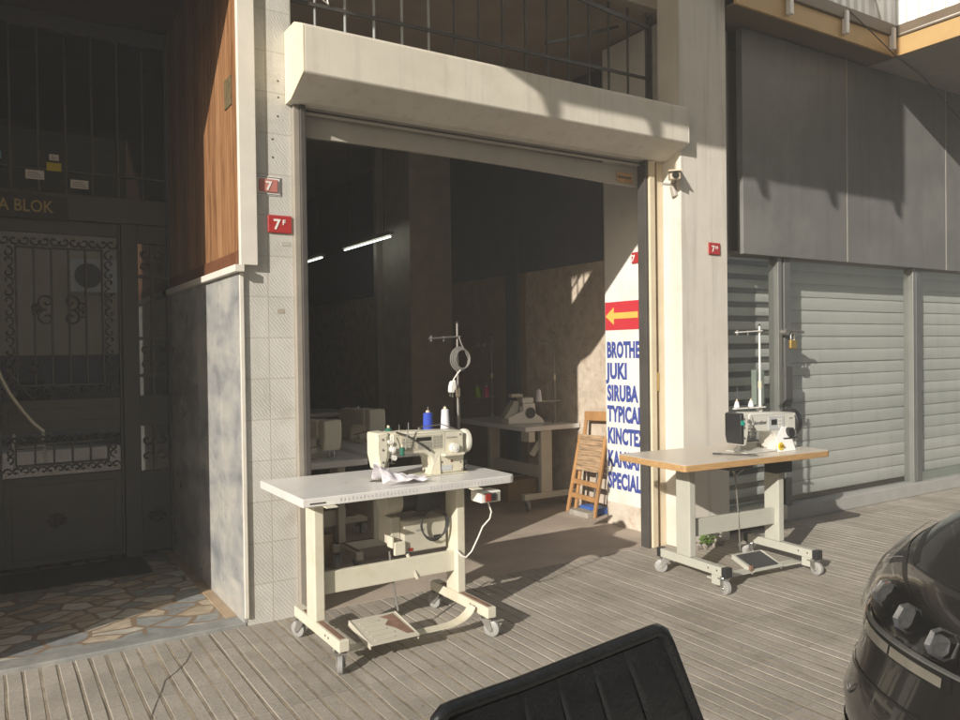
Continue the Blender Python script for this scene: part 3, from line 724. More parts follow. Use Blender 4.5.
def note(label, x0, x1, z0, z1, m):
    o = MB().box(x0,x1,YD-.036,YD-.0345,z0,z1).build('paper_notice', m); tag(o, label, 'notice', 'notices stuck above the door')
    if m is paper:
        k = MB()
        for i in range(3): k.box(x0+.012,x1-.014-.01*i,YD-.0372,YD-.0362,z0+(z1-z0)*(.25+.22*i),z0+(z1-z0)*(.29+.22*i))
        k.build('printed_lines', ink, o)
note('white paper notice left of the yellow one above the door', .252,.364,2.683,2.746, paper)
note('yellow paper notice stuck on the glass above the door', .378,.468,2.75,2.808, paper_yellow)
note('white paper notice right of the yellow one above the door', .523,.635,2.645,2.705, paper)
note('tiny white card just above the yellow notice', .395,.455,2.822,2.865, paper)
note('blue sticker at the left edge of the glass above the door', .06,.115,2.80,2.85, paper_blue)
dm = MB().box(.0,.93,5.62,6.08,.0182,.03).build('doormat', mat_doormat, bevel=.004); tag(dm, 'dark brown doormat on the mosaic before the entrance door', 'doormat')

# ------------------------------------------------------------------ right hand glass storefront
sf = thing('glass_storefront', 'glass shopfront with pale slatted shutters behind and aluminium posts', 'shopfront', (5.05,4.3,0))
def S(m): return m.xf(Matrix.Translation((-5.05,-4.3,0)))
S(MB().box(5.66,11.6,4.19,4.34,0,.12)).build('kerb_plinth', kerb_mat, sf, bevel=.006)
S(MB().box(4.812,5.66,4.16,4.34,.03,.15)).build('cream_plinth', kerb_cream, sf, bevel=.006)
for a, b, m in ((5.665,5.715,alu),(5.745,5.83,alu_dark),(7.735,7.79,alu),(7.792,7.885,alu_dark),(9.8,9.94,alu)):
    S(MB().box(a,b,4.24,4.34,.12,2.24)).build('post', m, sf, bevel=.004)
S(MB().box(5.716,5.744,4.262,4.33,.12,2.24)).build('door_seal', slot_mat, sf)
S(MB().box(7.886,9.8,4.26,4.33,.121,.20)).build('bottom_rail', mat('rail_green_grey', (.20,.23,.20), .5, var=.1), sf)
for a, b in ((4.812,5.664),(5.831,7.734),(7.886,9.799),(9.941,11.6)):
    S(MB().box(a,b,4.285,4.293,.121,2.238)).build('glass_pane', glass_shop, sf)
# slats: pitch 0.12
def slats(x0, x1, y, z0, z1, seed):
    m = MB(); p = .12; k = 0; r = random.Random(seed); nx = 8
    z = z0
    while z < z1:
        prof = [(y-.002,z),(y-.009,z+.004),(y-.012,z+.03),(y-.010,z+.075),(y-.004,z+.108),(y+.001,z+.116),(y+.002,z+.12)]
        j = r.uniform(-.003,.003); o = len(m.v)
        for i in range(nx+1):
            x = x0+(x1-x0)*i/nx; sag = r.uniform(-.002,.002)
            for (a, b) in prof: m.v.append((x, a+j+sag, b+j*.6))
        n = len(prof)
        for i in range(nx):
            for q in range(n-1): m.f.append((o+i*n+q, o+(i+1)*n+q, o+(i+1)*n+q+1, o+i*n+q+1))
        z += p
    return m
S(slats(6.10,8.22,4.48,.13,2.3,1)).build('slat_curtain', slat_mat, sf, smooth=True)
S(slats(8.23,10.42,4.47,.13,2.3,2)).build('slat_curtain', slat_mat, sf, smooth=True)
S(slats(10.43,11.6,4.47,.13,2.3,5)).build('slat_curtain', slat_mat, sf, smooth=True)
lm = MB(); dk = MB(); z = .02
while z < 2.3:
    lm.prism([(4.47,z+.048),(4.463,z+.055),(4.46,z+.085),(4.463,z+.113),(4.47,z+.12),(4.485,z+.12),(4.485,z+.048)],'x',4.812,6.09)
    dk.box(4.812,5.95,4.484,4.4865,z,z+.05); z += .12
lm.box(5.95,6.09,4.445,4.455,.12,2.3)
S(lm).build('slotted_curtain', slat_mat, sf)
S(dk).build('curtain_slots', slot_mat, sf)
S(MB().box(5.36,5.47,4.235,4.284,1.0,1.29)).build('lock_case', mat('lock_case_green', (.18,.22,.19), .4, var=.1), sf, bevel=.006)
S(MB().box(5.70,5.80,4.20,4.239,.99,1.31)).build('lock_case', mat('lock_case_dark', (.07,.07,.07), .4, var=.1), sf, bevel=.012)
S(MB().cyl((5.70,4.2,1.62),(5.93,4.19,1.60),.011,8).cyl((5.72,4.24,1.6),(5.72,4.19,1.6),.03,10).cyl((5.83,4.24,1.6),(5.83,4.19,1.6),.03,10)).build('door_latch', dull_steel, sf, smooth=True)
pl = thing('padlock', 'small brass padlock hanging on the glass door latch', 'padlock', (5.79,4.195,1.46))
MB().box(-.04,.04,-.014,.014,-.0,.075).build('lock_body', brass, pl, bevel=.008)
MB().tube([(-.024,0,.075),(-.024,0,.115),(-.012,0,.132),(.012,0,.132),(.024,0,.115),(.024,0,.075)], .006, 8).build('shackle', steel, pl, smooth=True)

# ------------------------------------------------------------------ sewing table
def caster(parent, x, y, rz, fork_m=None):
    Mx = Matrix.Translation((x,y,0)) @ Matrix.Rotation(rz,4,'Z')
    fk = MB().box(-.03,.03,-.028,.028,.086,.094).cyl((0,0,.078),(0,0,.104),.02,12)
    fk.prism([(-.028,.088),(.018,.088),(.034,.03),(.02,.024),(-.012,.06)],'y',-.021,-.017).prism([(-.028,.088),(.018,.088),(.034,.03),(.02,.024),(-.012,.06)],'y',.017,.021)
    fk.cyl((.022,-.024,.036),(.022,.024,.036),.006,8)
    f = fk.xf(Mx).build('caster', fork_m or dull_steel, parent)
    w = MB().lathe((.024,0,.042),[(.014,-.0145),(.035,-.014),(.042,-.010),(.042,.010),(.035,.014),(.014,.0145)],20,'y').xf(Mx)
    w.build('caster_wheel', wheel_grey, f, smooth=True)
    MB().lathe((.024,0,.042),[(.004,-.0165),(.014,-.016),(.014,.016),(.004,.0165)],12,'y').xf(Mx).build('wheel_hub', steel, f)
    br = MB().bar((-.03,0,.098),(-.065,0,.075),.03,.004).xf(Mx).build('brake_tab', fork_m or dull_steel, f)
def roundrect(x0, x1, y0, y1, rs):
    pts = []
    for (cx, cy, a0, r) in ((x0,y0,PI,rs[0]),(x1,y0,1.5*PI,rs[1]),(x1,y1,0,rs[2]),(x0,y1,.5*PI,rs[3])):
        sx = 1 if cx == x0 else -1; sy = 1 if cy == y0 else -1
        if r <= 0: pts.append((cx,cy)); continue
        for i in range(6):
            a = a0+PI/2*i/5; pts.append((cx+sx*r+r*math.cos(a), cy+sy*r+r*math.sin(a)))
    return pts
def make_table(label, loc, rz, top, ztop, feet, metal, tm, em, group, style):
    t = thing('sewing_table', label, 'sewing table', loc, rz, group)
    x0, x1, y0, y1 = top; th = .042
    if em is tm:
        MB().prism(roundrect(x0,x1,y0,y1,(.004,.045,.03,.004)),'z',ztop-th,ztop).build('tabletop', tm, t, smooth=True, bevel=.012, seg=3)
    else:
        tp = MB().prism(roundrect(x0,x1,y0,y1,(.02,.05,.03,.02)),'z',ztop-th,ztop-.0025).build('tabletop', em, t, smooth=True, bevel=.003)
        MB().prism(roundrect(x0+.0015,x1-.0015,y0+.0015,y1-.0015,(.02,.05,.03,.02)),'z',ztop-.0026,ztop).build('laminate', tm, tp)
    yf, yb = feet[2], feet[3]
    for s, x in ((-1,feet[0]),(1,feet[1])):
        f = MB().box(x-.026,x+.026,yf,yb,.103,.158).build('foot', metal, t, bevel=.004)
        if style == 'capped':
            for (a, b) in ((yf-.002,yf+.035),(yb-.035,yb+.002)): MB().box(x-.0285,x+.0285,a,b,.1005,.1605).build('end_cap', black_plastic, f, bevel=.004)
            MB().box(x-.024,x+.024,yf+.055,yf+.12,.045,.1025).build('bracket', metal, f, bevel=.003)
            for yy in (yf+.07,yf+.14): MB().cyl((x-.029,yy,.135),(x-.026,yy,.135),.006,8).build('bolt', steel, f)
        else:
            MB().box(x-.014,x+.014,yf+.02,yb-.1,.1585,.160).build('foot_slot', rusty, f)
            for yy in (yf+.13,yf+.17): MB().cyl((x-.029,yy,.135),(x-.026,yy,.135),.006,8).build('bolt', dull_steel, f)
        c = MB()
        c.box(x-.026,x+.026,yf+.30,yf+.425,.1585,ztop-th-.006)
        cm = c.build('column', metal, t, bevel=.006)
        MB().box(x-.028,x+.028,yf+.12,yf+.56,ztop-th-.0055,ztop-th-.0005).build('top_plate', metal, cm)
        caster(t, x, yf+.045, random.uniform(-2.4,-1.2) if s < 0 else random.uniform(-1.6,-.6), steel if style == 'capped' else None)
        caster(t, x, yb-.045, random.uniform(1.9,3.1), steel if style == 'capped' else None)
    cb = MB().box(feet[0]+.0265,feet[1]-.0265,yf+.335,yf+.365,.275,.385).build('crossbar', metal, t, bevel=.004)
    return t
def treadle(t, x0, x1, yb, yf, zb, zf, m, pad, fx0, fx1, barm, curve=True):
    p = MB(); th = .006
    p.add([(x0,yf,zf),(x1,yf,zf),(x1,yb,zb),(x0,yb,zb),(x0,yf,zf-th),(x1,yf,zf-th),(x1,yb,zb-th),(x0,yb,zb-th)],[(0,1,2,3),(7,6,5,4),(0,4,5,1),(1,5,6,2),(2,6,7,3),(3,7,4,0)])
    for x in (x0,x1): p.bar((x,yf+.01,zf-.012),(x,yb-.005,zb-.01),.006,.028)
    for i in range(5):
        yy = yf+.03+(yb-yf-.09)*i/4; zz = zf+(zb-zf)*(yy-yf)/(yb-yf)+.003
        if not pad: p.bar((x0+.03,yy,zz),(x1-.12+.02*(i % 2),yy,zz),.010,.005)
    q = p.build('treadle', m, t, bevel=.001)
    if pad:
        dx = .022; f = lambda yy, o: (yy, zf+(zb-zf)*(yy-yf)/(yb-yf)+o)
        ya, yc = yf+.02, yb-.02
        MB().add([(x0+dx,*f(ya,.001)),(x1-dx,*f(ya,.001)),(x1-dx,*f(yc,.001)),(x0+dx,*f(yc,.001)),(x0+dx,*f(ya,.007)),(x1-dx,*f(ya,.007)),(x1-dx,*f(yc,.007)),(x0+dx,*f(yc,.007))],
                 [(3,2,1,0),(4,5,6,7),(0,1,5,4),(1,2,6,5),(2,3,7,6),(3,0,4,7)]).build('rubber_pad', grey_pad, q)
    else:
        f = lambda x, yy: (x, yy, zf+(zb-zf)*(yy-yf)/(yb-yf)+.0012)
        pts = [f(x1-.012,yf+.03),f(x1-.02,yb-.02),f(x1-.10,yb-.03),f(x1-.07,yb-.07),f(x1-.11,yb-.12),f(x1-.08,yb-.16),f(x1-.05,yf+.035)]
        MB().add(pts,[tuple(range(len(pts)))]).build('worn_patch', rusty, q)
    yy = (yf+yb)/2-.03
    b = MB()
    if curve:
        pr = [(fx0,.066),(fx1-.20,.066)]
        for i in range(1,9):
            q = PI/2*i/8; pr.append((fx1-.20+.13*math.sin(q)+.03*i/8, .066+.075*(1-math.cos(q))))
        for i, (px, pz) in enumerate(pr):
            wd_ = .03+.008*i/len(pr)
            for sy in (-wd_, wd_):
                b.v += [(px, yy+sy, pz+.003), (px, yy+sy, pz-.004)]
        for i in range(len(pr)-1):
            o = i*4; n_ = o+4
            b.f += [(o,n_,n_+2,o+2),(o+1,o+3,n_+3,n_+1),(o,o+1,n_+1,n_),(o+2,n_+2,n_+3,o+3)]
    else:
        b.bar((fx0,yy-.02,.058),(fx1,yy-.02,.058),.075,.01)
    b.build('treadle_bar', barm, t, smooth=True)

g_tab = 'sewing machine tables'
T1 = make_table('white topped sewing table with cream H legs in front of the tiled pillar', (1.775,3.675,0), 0,
                (-.535,.68,-.148,.52), .795, (-.405,.405,-.31,.305), cream_metal, table_white, table_white, g_tab, 'plain')
treadle(T1, -.26, -.005, -.012, -.29, .135, .098, cream_dull, False, -.40, .40, cream_metal)
# motor with its control box under table 1
mbx = MB().box(.10,.36,.075,.30,.40,.57).build('motor_box', cream_dull, T1, bevel=.006)
MB().box(.045,.0995,.115,.28,.44,.59).build('box_side', cream_dull, mbx, bevel=.006)
MB().box(.035,.10,.055,.0745,.40,.47).build('solenoid_block', cream_metal, mbx, bevel=.004)
MB().box(.02,.0345,.06,.12,.44,.50).build('solenoid_block', cream_metal, mbx, bevel=.004)
MB().box(.28,.325,.0715,.0745,.455,.475).build('socket', lcd, mbx)
MB().box(.125,.15,.0715,.0745,.408,.424).build('red_tag', red_btn, mbx)
MB().box(.17,.22,.0725,.0745,.51,.52).build('vent_mark', key_grey, mbx)
mo = MB().cyl((.02,.18,.665),(.12,.18,.665),.07,20).build('motor', cream_dull, T1, smooth=True, bevel=.006)
MB().cyl((.121,.18,.665),(.20,.18,.665),.062,20).build('motor_flange', iron_dark, mo, smooth=True)
MB().box(.20,.32,.10,.26,.60,.75).build('motor_mount', iron_dark, mo, bevel=.01)
MB().tube([(.02,.09,.42),(.018,.06,.30),(.012,-.02,.135)], .006, 8).build('pitman_rod', dull_steel, T1, smooth=True)
MB().tube([(.11,.06,.40),(.13,.04,.34),(.15,.02,.27)], .010, 8).build('lever_rod', cream_dull, T1, smooth=True)
ct = MB()
for k in range(3):
    pts = [(.27+(.075+.006*k)*math.cos(a), .05-.006*k, .545+(.095-.008*k)*math.sin(a)) for a in [2*PI*i/20 for i in range(20)]]
    ct.tube(pts, .004, 6, True)
ct.build('cable_coil', cord_dark, T1, smooth=True)
swb = MB().box(.456,.582,-.14,-.03,.66,.72).build('switch_box', machine_white, T1, bevel=.005)
MB().box(.474,.572,-.145,-.1405,.667,.713).build('switch_face', key_grey, swb)
MB().box(.478,.512,-.155,-.1455,.670,.710).build('red_button', red_btn, swb, bevel=.003)
MB().box(.518,.542,-.155,-.1455,.670,.710).build('black_button', black_plastic, swb, bevel=.003)
MB().tube([(.53,-.09,.655),(.545,-.10,.60),(.54,-.09,.56),(.50,-.08,.52),(.475,-.07,.46),(.44,-.06,.39),(.41,-.05,.36),(.385,-.04,.37),(.37,-.02,.40)], .0045, 6).build('switch_cord', cord_white, swb, smooth=True)
rul = MB()
for i in range(46):
    x = -.35+i*.0205
    if 20 < i < 24: continue
    hgt = .011 if i % 3 else .016
    rul.box(x,x+.007,-.1493,-.1485,.768,.768+hgt)
rul.build('printed_ruler', mat('ruler_faint', (.58,.58,.60), .5, var=.1), T1)
MB().box(-.50,-.42,-.1493,-.1485,.765,.772).build('edge_chip', iron_dark, T1)
slotm = MB().cyl((-.03,.12,.7945),(-.03,.12,.7962),.04,20).build('needle_plate', dull_steel, T1)

T2 = make_table('cream topped sewing table with plywood edge and grey H legs beside the right pillar', (4.15,3.43,0), -.075,
                (-.64,.66,-.205,.43), .78, (-.40,.395,-.31,.30), grey_enamel, table_cream, ply_edge, g_tab, 'capped')
treadle(T2, -.06, .20, .0, -.19, .125, .065, grey_enamel, True, -.38, .38, grey_enamel, False)
MB().tube([(.04,.02,.13),(.035,.03,.40),(.03,.06,.72)], .005, 8).build('pitman_rod', dull_steel, T2, smooth=True)
MB().tube([(.02,.1,.735),(.06,.08,.62),(.12,.06,.66),(.1,.1,.735)], .004, 6).build('cable', cord_white, T2, smooth=True)
MB().box(.30,.46,-.05,.05,.63,.735).build('switch_box', black_plastic, T2, bevel=.006)
MB().box(-.01,.20,.05,.22,.66,.736).build('drip_tray', alu_dark, T2, bevel=.005)
tb = MB().box(-.088,-.068,-.19,-.172,.07,.10).build('treadle_hinge', rusty, T2)

# ------------------------------------------------------------------ sewing machine
def make_machine(label, loc, rz, st, group):
    t = thing('sewing_machine', label, 'sewing machine', loc, rz, group)
    s = st.get('s', 1.)
    body, head, wheel = st['body'], st['head'], st['wheel']
    def B(m): return m.xf(Matrix.Diagonal((s,s,st.get('sz',1.),1)))
    B(MB().box(-.27,.27,-.085,.10,.0005,.006)).build('bed', body, t, bevel=.002)
    out = [(.045,.006),(.25,.006),(.25,.225),(.236,.238),(-.20,.252),(-.225,.245),(-.232,.235),(-.232,.155),(-.215,.135),(-.02,.128),(.015,.115),(.033,.09)]
    b = B(MB().prism(out,'y',-.07,.075)).build('arm', body, t, smooth=True, bevel=.010, seg=3)
    # wedge-shaped pillar front
    B(MB().add([(.02,-.07,.006),(.085,-.082,.006),(.085,.0,.006),(.02,.0,.006),(.062,-.071,.125),(.088,-.072,.125),(.088,0,.125),(.062,0,.125)],
               [(0,3,2,1),(4,5,6,7),(0,1,5,4),(1,2,6,5),(2,3,7,6),(3,0,4,7)])).build('pillar_wedge', body, b, bevel=.003)
    if st['style'] == 'keys':
        hd = B(MB().prism([(-.315,.255),(-.24,.258),(-.234,.22),(-.234,.13),(-.262,.055),(-.296,.055),(-.315,.14)],'y',-.072,.062)).build('head', head, t, smooth=True, bevel=.010, seg=3)
    else:
        hd = B(MB().prism([(-.285,.252),(-.238,.25),(-.234,.22),(-.234,.13),(-.258,.05),(-.285,.05)],'y',-.072,.062)).build('head', body, t, smooth=True, bevel=.006)
        hc = B(MB().prism([(-.314,.25),(-.2855,.258),(-.2855,.06),(-.300,.06),(-.314,.11)],'y',-.080,.07)).build('head_cover', head, t, smooth=True, bevel=.009, seg=3)
    B(MB().prism([(-.306,.235),(-.255,.238),(-.252,.13),(-.272,.07),(-.292,.07),(-.306,.145)],'y',-.0775,-.0725)).build('face_plate', st['face'] if st['style'] == 'keys' else body, hd, bevel=.002) if st['style'] == 'keys' else None
    for z in (.22,.165,.10): B(MB().cyl((-.28,-.081,z),(-.28,-.078,z),.006,8)).build('screw', dull_steel, hd)
    if st.get('badge'): B(MB().cyl((-.2985,-.084,.195),(-.2985,-.0795,.195),.0165,20)).build('badge', st['badge'], hd)
    B(MB().cyl((-.278,-.03,.062),(-.278,-.03,.01),.005,8).cyl((-.266,0,.10),(-.266,0,.012),.006,8).box(-.285,-.25,-.045,.015,.007,.014)).build('needle_bar', steel, t)
    B(MB().cyl((-.225,-.10,.165),(-.225,-.072,.165),.016,14).cyl((-.225,-.112,.165),(-.225,-.10,.165),.008,10)).build('tension_dial', st['knob'], t)
    B(MB().cyl((-.215,-.095,.12),(-.215,-.072,.12),.014,14).cyl((-.24,-.09,.205),(-.24,-.074,.205),.011,10)).build('tension_dial', st['knob'], t)
    B(MB().tube([(-.22,-.085,.24),(-.228,-.10,.20),(-.238,-.095,.16),(-.232,-.09,.10)], .0025, 5)).build('take_up_lever', steel, t)
    B(MB().tube([(-.245,.05,.09),(-.20,.09,.075),(-.12,.11,.06)], .005, 6)).build('lifter_lever', dull_steel, t)
    # panel
    if st['style'] == 'keys':
        p = B(MB().box(-.165,.10,-.0735,-.0705,.150,.225)).build('key_panel', mat('panel_beige', (.52,.49,.39), .5), t)
        B(MB().box(-.068,.028,-.0755,-.0737,.196,.216)).build('screen', lcd, p)
        k = MB()
        for i in range(6):
            for j in range(3): k.box(-.06+i*.016,-.048+i*.016,-.0755,-.0737,.157+j*.012,.166+j*.012)
        for i in range(4):
            for j in range(4): k.box(-.158+i*.021,-.144+i*.021,-.0755,-.0737,.157+j*.016,.168+j*.016)
            for j in range(4):
                if i < 3: k.box(.04+i*.019,.054+i*.019,-.0755,-.0737,.157+j*.016,.168+j*.016)
        B(k).build('keypad', key_grey, p)
        B(MB().box(.13,.20,-.0725,-.0705,.200,.207)).build('brand_mark', key_grey, t)
        B(MB().box(.09,.165,-.0725,-.0705,.022,.05)).build('rating_plate', panel_grey, t)
        B(MB().prism([(.09,.105),(.10,.118),(.235,.118),(.225,.105)],'y',-.115,-.0705)).build('reverse_lever', body, t, bevel=.003)
        B(MB().cyl((.175,-.10,.145),(.175,-.0705,.145),.026,20).cyl((.175,-.105,.145),(.175,-.10,.145),.012,12)).build('stitch_dial', st['knob'], t, smooth=True)
    elif st['style'] == 'display':
        p = B(MB().box(-.04,.115,-.0745,-.0705,.135,.222)).build('display_panel', panel_grey, t, bevel=.002)
        B(MB().box(-.015,.04,-.0765,-.0747,.168,.203)).build('screen', lcd, p)
        k = MB()
        for i in range(2):
            for j in range(3): k.box(.055+i*.025,.072+i*.025,-.0765,-.0747,.15+j*.022,.163+j*.022)
        B(k).build('keypad', white_paint, p)
        text_mesh('brand_lettering', 'brother', ink, .036*s, (-.175*s,-.0713*s,.185), (1,0,0), (0,0,1), t, sx=1.05, bold=.0008)
        B(MB().box(.17,.205,-.0715,-.0705,.20,.206)).build('model_mark', ink, t)
        B(MB().cyl((.145,-.115,.115),(.145,-.0705,.115),.032,20)).build('stitch_dial', black_plastic, t, smooth=True)
        B(MB().box(.07,.21,-.11,-.0705,.075,.083)).build('reverse_lever', black_plastic, t, bevel=.002)
        B(MB().box(.10,.155,-.0725,-.0705,.022,.045)).build('rating_plate', alu_dark, t)
    w = B(MB().lathe((.25,0,.17),st['wprof'],24,'x')).build('hand_wheel', wheel, t, smooth=True)
    if st['style'] == 'keys':
        B(MB().lathe((.255,0,.17),[(.03,0),(.03,.045),(.02,.05)],16,'x')).build('wheel_hub', black_plastic, w, smooth=True)
        B(MB().box(.252,.285,-.05,.05,.006,.07).cyl((.27,-.03,.03),(.27,-.07,.03),.013,8)).build('bobbin_winder', iron_dark, t, bevel=.004)
        B(MB().tube([(.235,.0,.24),(.15,.02,.27),(.02,.03,.262)], .003, 5)).build('thread_guide', dull_steel, t)
    sm = MB().box(-.195,.235,-.0712,-.0701,.2365,.2378).box(.118,.1192,-.0712,-.0701,.13,.236)
    B(sm).build('cover_seam', key_grey, t)
    for (sx_, sz_) in ((-.185,.142),(.225,.215),(.235,.02),(.10,.07),(.225,.06)):
        B(MB().cyl((sx_,-.0722,sz_),(sx_,-.0695,sz_),.0055,10)).build('screw', dull_steel, t)
    B(MB().cyl((.165,-.072,.09 if st['style'] == 'display' else .072),(.165,-.0695,.09 if st['style'] == 'display' else .072),.009,12)).build('oil_window', rusty, t)
    B(MB().cyl((-.13,.02,.25),(-.13,.02,.285),.002,6).cyl((.0,.02,.248),(.0,.02,.262),.008,8)).build('guide_pin', steel, t)
    return t
g_m = 'industrial sewing machines'
ST1 = dict(body=cream_metal, head=cream_metal, wheel=mat('wheel_cream', (.68,.66,.57), .35), face=cream_metal, knob=machine_white, style='keys', s=.95,
           wprof=[(.02,.0),(.035,.01),(.055,.028),(.066,.032),(.070,.045),(.066,.060),(.05,.064),(.02,.062)])
M1 = make_machine('cream lockstitch machine with keypad panel and white cloth scrap under its needle', (2.03,3.835,.796), 0, ST1, g_m)
ST2 = dict(body=mat('machine_offwhite', (.62,.61,.56), .35, var=.03), head=black_plastic, wheel=black_plastic, face=black_plastic, badge=teal, knob=dull_steel, style='display', s=.95, sz=1.04,
           wprof=[(.03,-.02),(.085,-.02),(.092,-.012),(.092,.03),(.085,.042),(.03,.045)])
M2 = make_machine('white machine with black head cover, teal badge and grey display panel', (4.445,3.445,.782), -.075, ST2, g_m)

# thread stands
def make_stand(label, loc, rz, hgt, arm, tray_z, m, pins, armz, group):
    t = thing('thread_stand', label, 'thread stand', loc, rz, group)
    MB().cyl((0,0,0),(0,0,.02),.026,14).build('base_nut', dull_steel, t)
    MB().cyl((0,0,.02),(0,0,hgt*.52),.0095,10).build('lower_pole', m, t, smooth=True)
    MB().cyl((0,0,hgt*.52),(0,0,hgt),.0072,10).build('upper_pole', m, t, smooth=True)
    MB().cyl((0,0,hgt*.48),(0,0,hgt*.54),.013,12).build('pole_collar', rail_cream, t, smooth=True)
    MB().cyl((0,0,hgt),(0,0,hgt+.012),.011,10,.004).build('pole_cap', black_plastic, t)
    a = MB().bar((.02,0,armz),(arm,-.02,armz-.012),.024,.008)
    a.build('guide_arm', m, t, bevel=.002)
    MB().cyl((arm+.01,-.02,armz-.03),(arm+.01,-.02,armz+.005),.006,8).cyl((arm*.5,-.01,armz-.03),(arm*.5,-.01,armz+.002),.005,8).build('thread_eye', steel, t)
    if pins:
        x0 = min(p[0] for p in pins); x1 = max(p[0] for p in pins)
        tr = MB().bar((x0-.03,pins[0][1],tray_z),(max(x1+.03,.02),pins[0][1],tray_z),.03,.008)
        tr.bar((0,0,tray_z),(0,pins[0][1],tray_z),.02,.008)
        q = tr.build('spool_tray', m, t, bevel=.002)
        for (px, py) in pins: MB().cyl((px,py,tray_z),(px,py,tray_z+.15),.0028,6).build('spool_pin', steel, q)
    return t
g_s = 'thread stands on the tables'
S1 = make_stand('tall steel thread stand with a coiled cord beside blue and white thread cones', (2.40,4.05,.796), 0, .85, -.20, .212, dull_steel, [(-.235,-.05),(-.12,-.05)], .77, g_s)
def cone(label, loc, r0, r1, hgt, m, group='thread cones'):
    t = thing('thread_cone', label, 'thread cone', loc, 0, group)
    n = 14; pr = [(r0*.7,0)]
    for i in range(n+1):
        q = i/n; r = r0+(r1-r0)*q; pr += [(r+.0006*(i % 2), .004+q*(hgt-.012))]
    pr += [(r1*.5,hgt-.004)]
    MB().lathe((0,0,0),pr,20).build('thread', m, t, smooth=True)
    MB().lathe((0,0,hgt-.0045),[(r1*.45,0),(r1*.45,.012),(.004,.014)],12).build('cone_core', rail_cream, t)
    return t
cone('blue thread cone behind the cream sewing machine', (2.165,4.0,1.013), .030,.026,.115, blue_thread)
cone('white thread cone right of the blue one', (2.28,4.0,1.013), .028,.021,.13, white_thread)
cone('dark green spool standing on the cream machine arm', (1.85,3.87,1.037), .017,.017,.032, green_thread)
cone('dark green spool hung on a wire before the cream machine arm', (1.866,3.738,.925), .0125,.0125,.05, green_thread)
MB().tube([(1.84,3.755,1.05),(1.90,3.745,1.03),(2.00,3.74,.965),(2.045,3.755,.935)], .005, 8).build('bent_rod', iron_dark, None, smooth=True)
tag(bpy.data.objects['bent_rod'], 'dark slanting wire rod across the keypad of the cream machine', 'rod')
tag(MB().tube([(1.905,3.74,1.10),(1.905,3.74,1.06),(1.885,3.737,.99),(1.868,3.735,.955)], .003, 6).build('wire_hook', steel, None, smooth=True), 'thin upright wire holding the hanging green spool', 'wire')
# cord coil and plug on the stand
pc = thing('power_cord', 'coiled grey cord with a white plug hanging on the tall thread stand', 'cord', (2.40,4.03,1.40))
cc = MB()
for k in range(4):
    rx = .062-.004*k; pts = [(rx*math.cos(a)-.005+.004*k, -.012-.006*k, .03+(.072-.005*k)*math.sin(a)) for a in [2*PI*i/22 for i in range(22)]]
    cc.tube(pts, .0042, 6, True)
cc.tube([(.0,-.0,.165),(.004,-.02,.12),(.03,-.02,.075),(.055,-.02,.03)], .0042, 6)
cc.build('cord_coil', mat('cord_grey', (.20,.195,.18), .5), pc, smooth=True)
MB().tube([(-.01,-.03,-.035),(-.035,-.03,-.06),(-.055,-.03,-.085),(-.062,-.03,-.10)], .0042, 6).build('cord_tail', cord_white, pc, smooth=True)
MB().prism([(-.078,-.10),(-.052,-.092),(-.047,-.135),(-.065,-.17),(-.09,-.165),(-.088,-.13)],'y',-.048,-.012).build('plug', machine_white, pc, bevel=.006)
MB().cyl((-.069,-.03,-.168),(-.067,-.03,-.195),.003,6).cyl((-.085,-.03,-.164),(-.083,-.03,-.191),.003,6).build('plug_pins', steel, pc)
# cloth scrap
cl = MB(); nx, ny = 14, 7; r = random.Random(4)
for j in range(ny+1):
    for i in range(nx+1):
        u, v = i/nx, j/ny
        x = 1.68+.285*u+.012*math.sin(9*v+3*u); y = 3.60+.15*v-.02*u+.04*u*v
        z = .798+max(0,(.095*(1-u)**1.9*(1-abs(2*v-1)**2.2)))+.018*abs(math.sin(8*u+5*v))*(1-.4*u)+.007*r.random()+.012*math.sin(13*u-4*v)**2
        cl.v.append((x,y,z))
for j in range(ny):
    for i in range(nx): a = j*(nx+1)+i; cl.f.append((a,a+1,a+nx+2,a+nx+1))
co = cl.build('cloth_scrap', cloth_white, None, smooth=True)
sd = co.modifiers.new('Solid','SOLIDIFY'); sd.thickness = .003; ss = co.modifiers.new('Sub','SUBSURF'); ss.levels = 1; ss.render_levels = 2
tag(co, 'crumpled white printed cloth scrap under the needle of the cream machine', 'cloth')

S2 = make_stand('white thread stand with two small cones behind the white machine', (4.60,3.60,.782), -.075, .845, -.245, .275, mat('stand_white', (.75,.74,.70), .4), [(-.24,-.02),(-.105,-.02)], .81, g_s)
cone('small white cone on the pin nearest the right pillar', (4.356,3.60,1.062), .020,.012,.05, white_thread)
cone('small white cone on the pin nearest the white stand pole', (4.49,3.59,1.062), .020,.012,.05, white_thread)
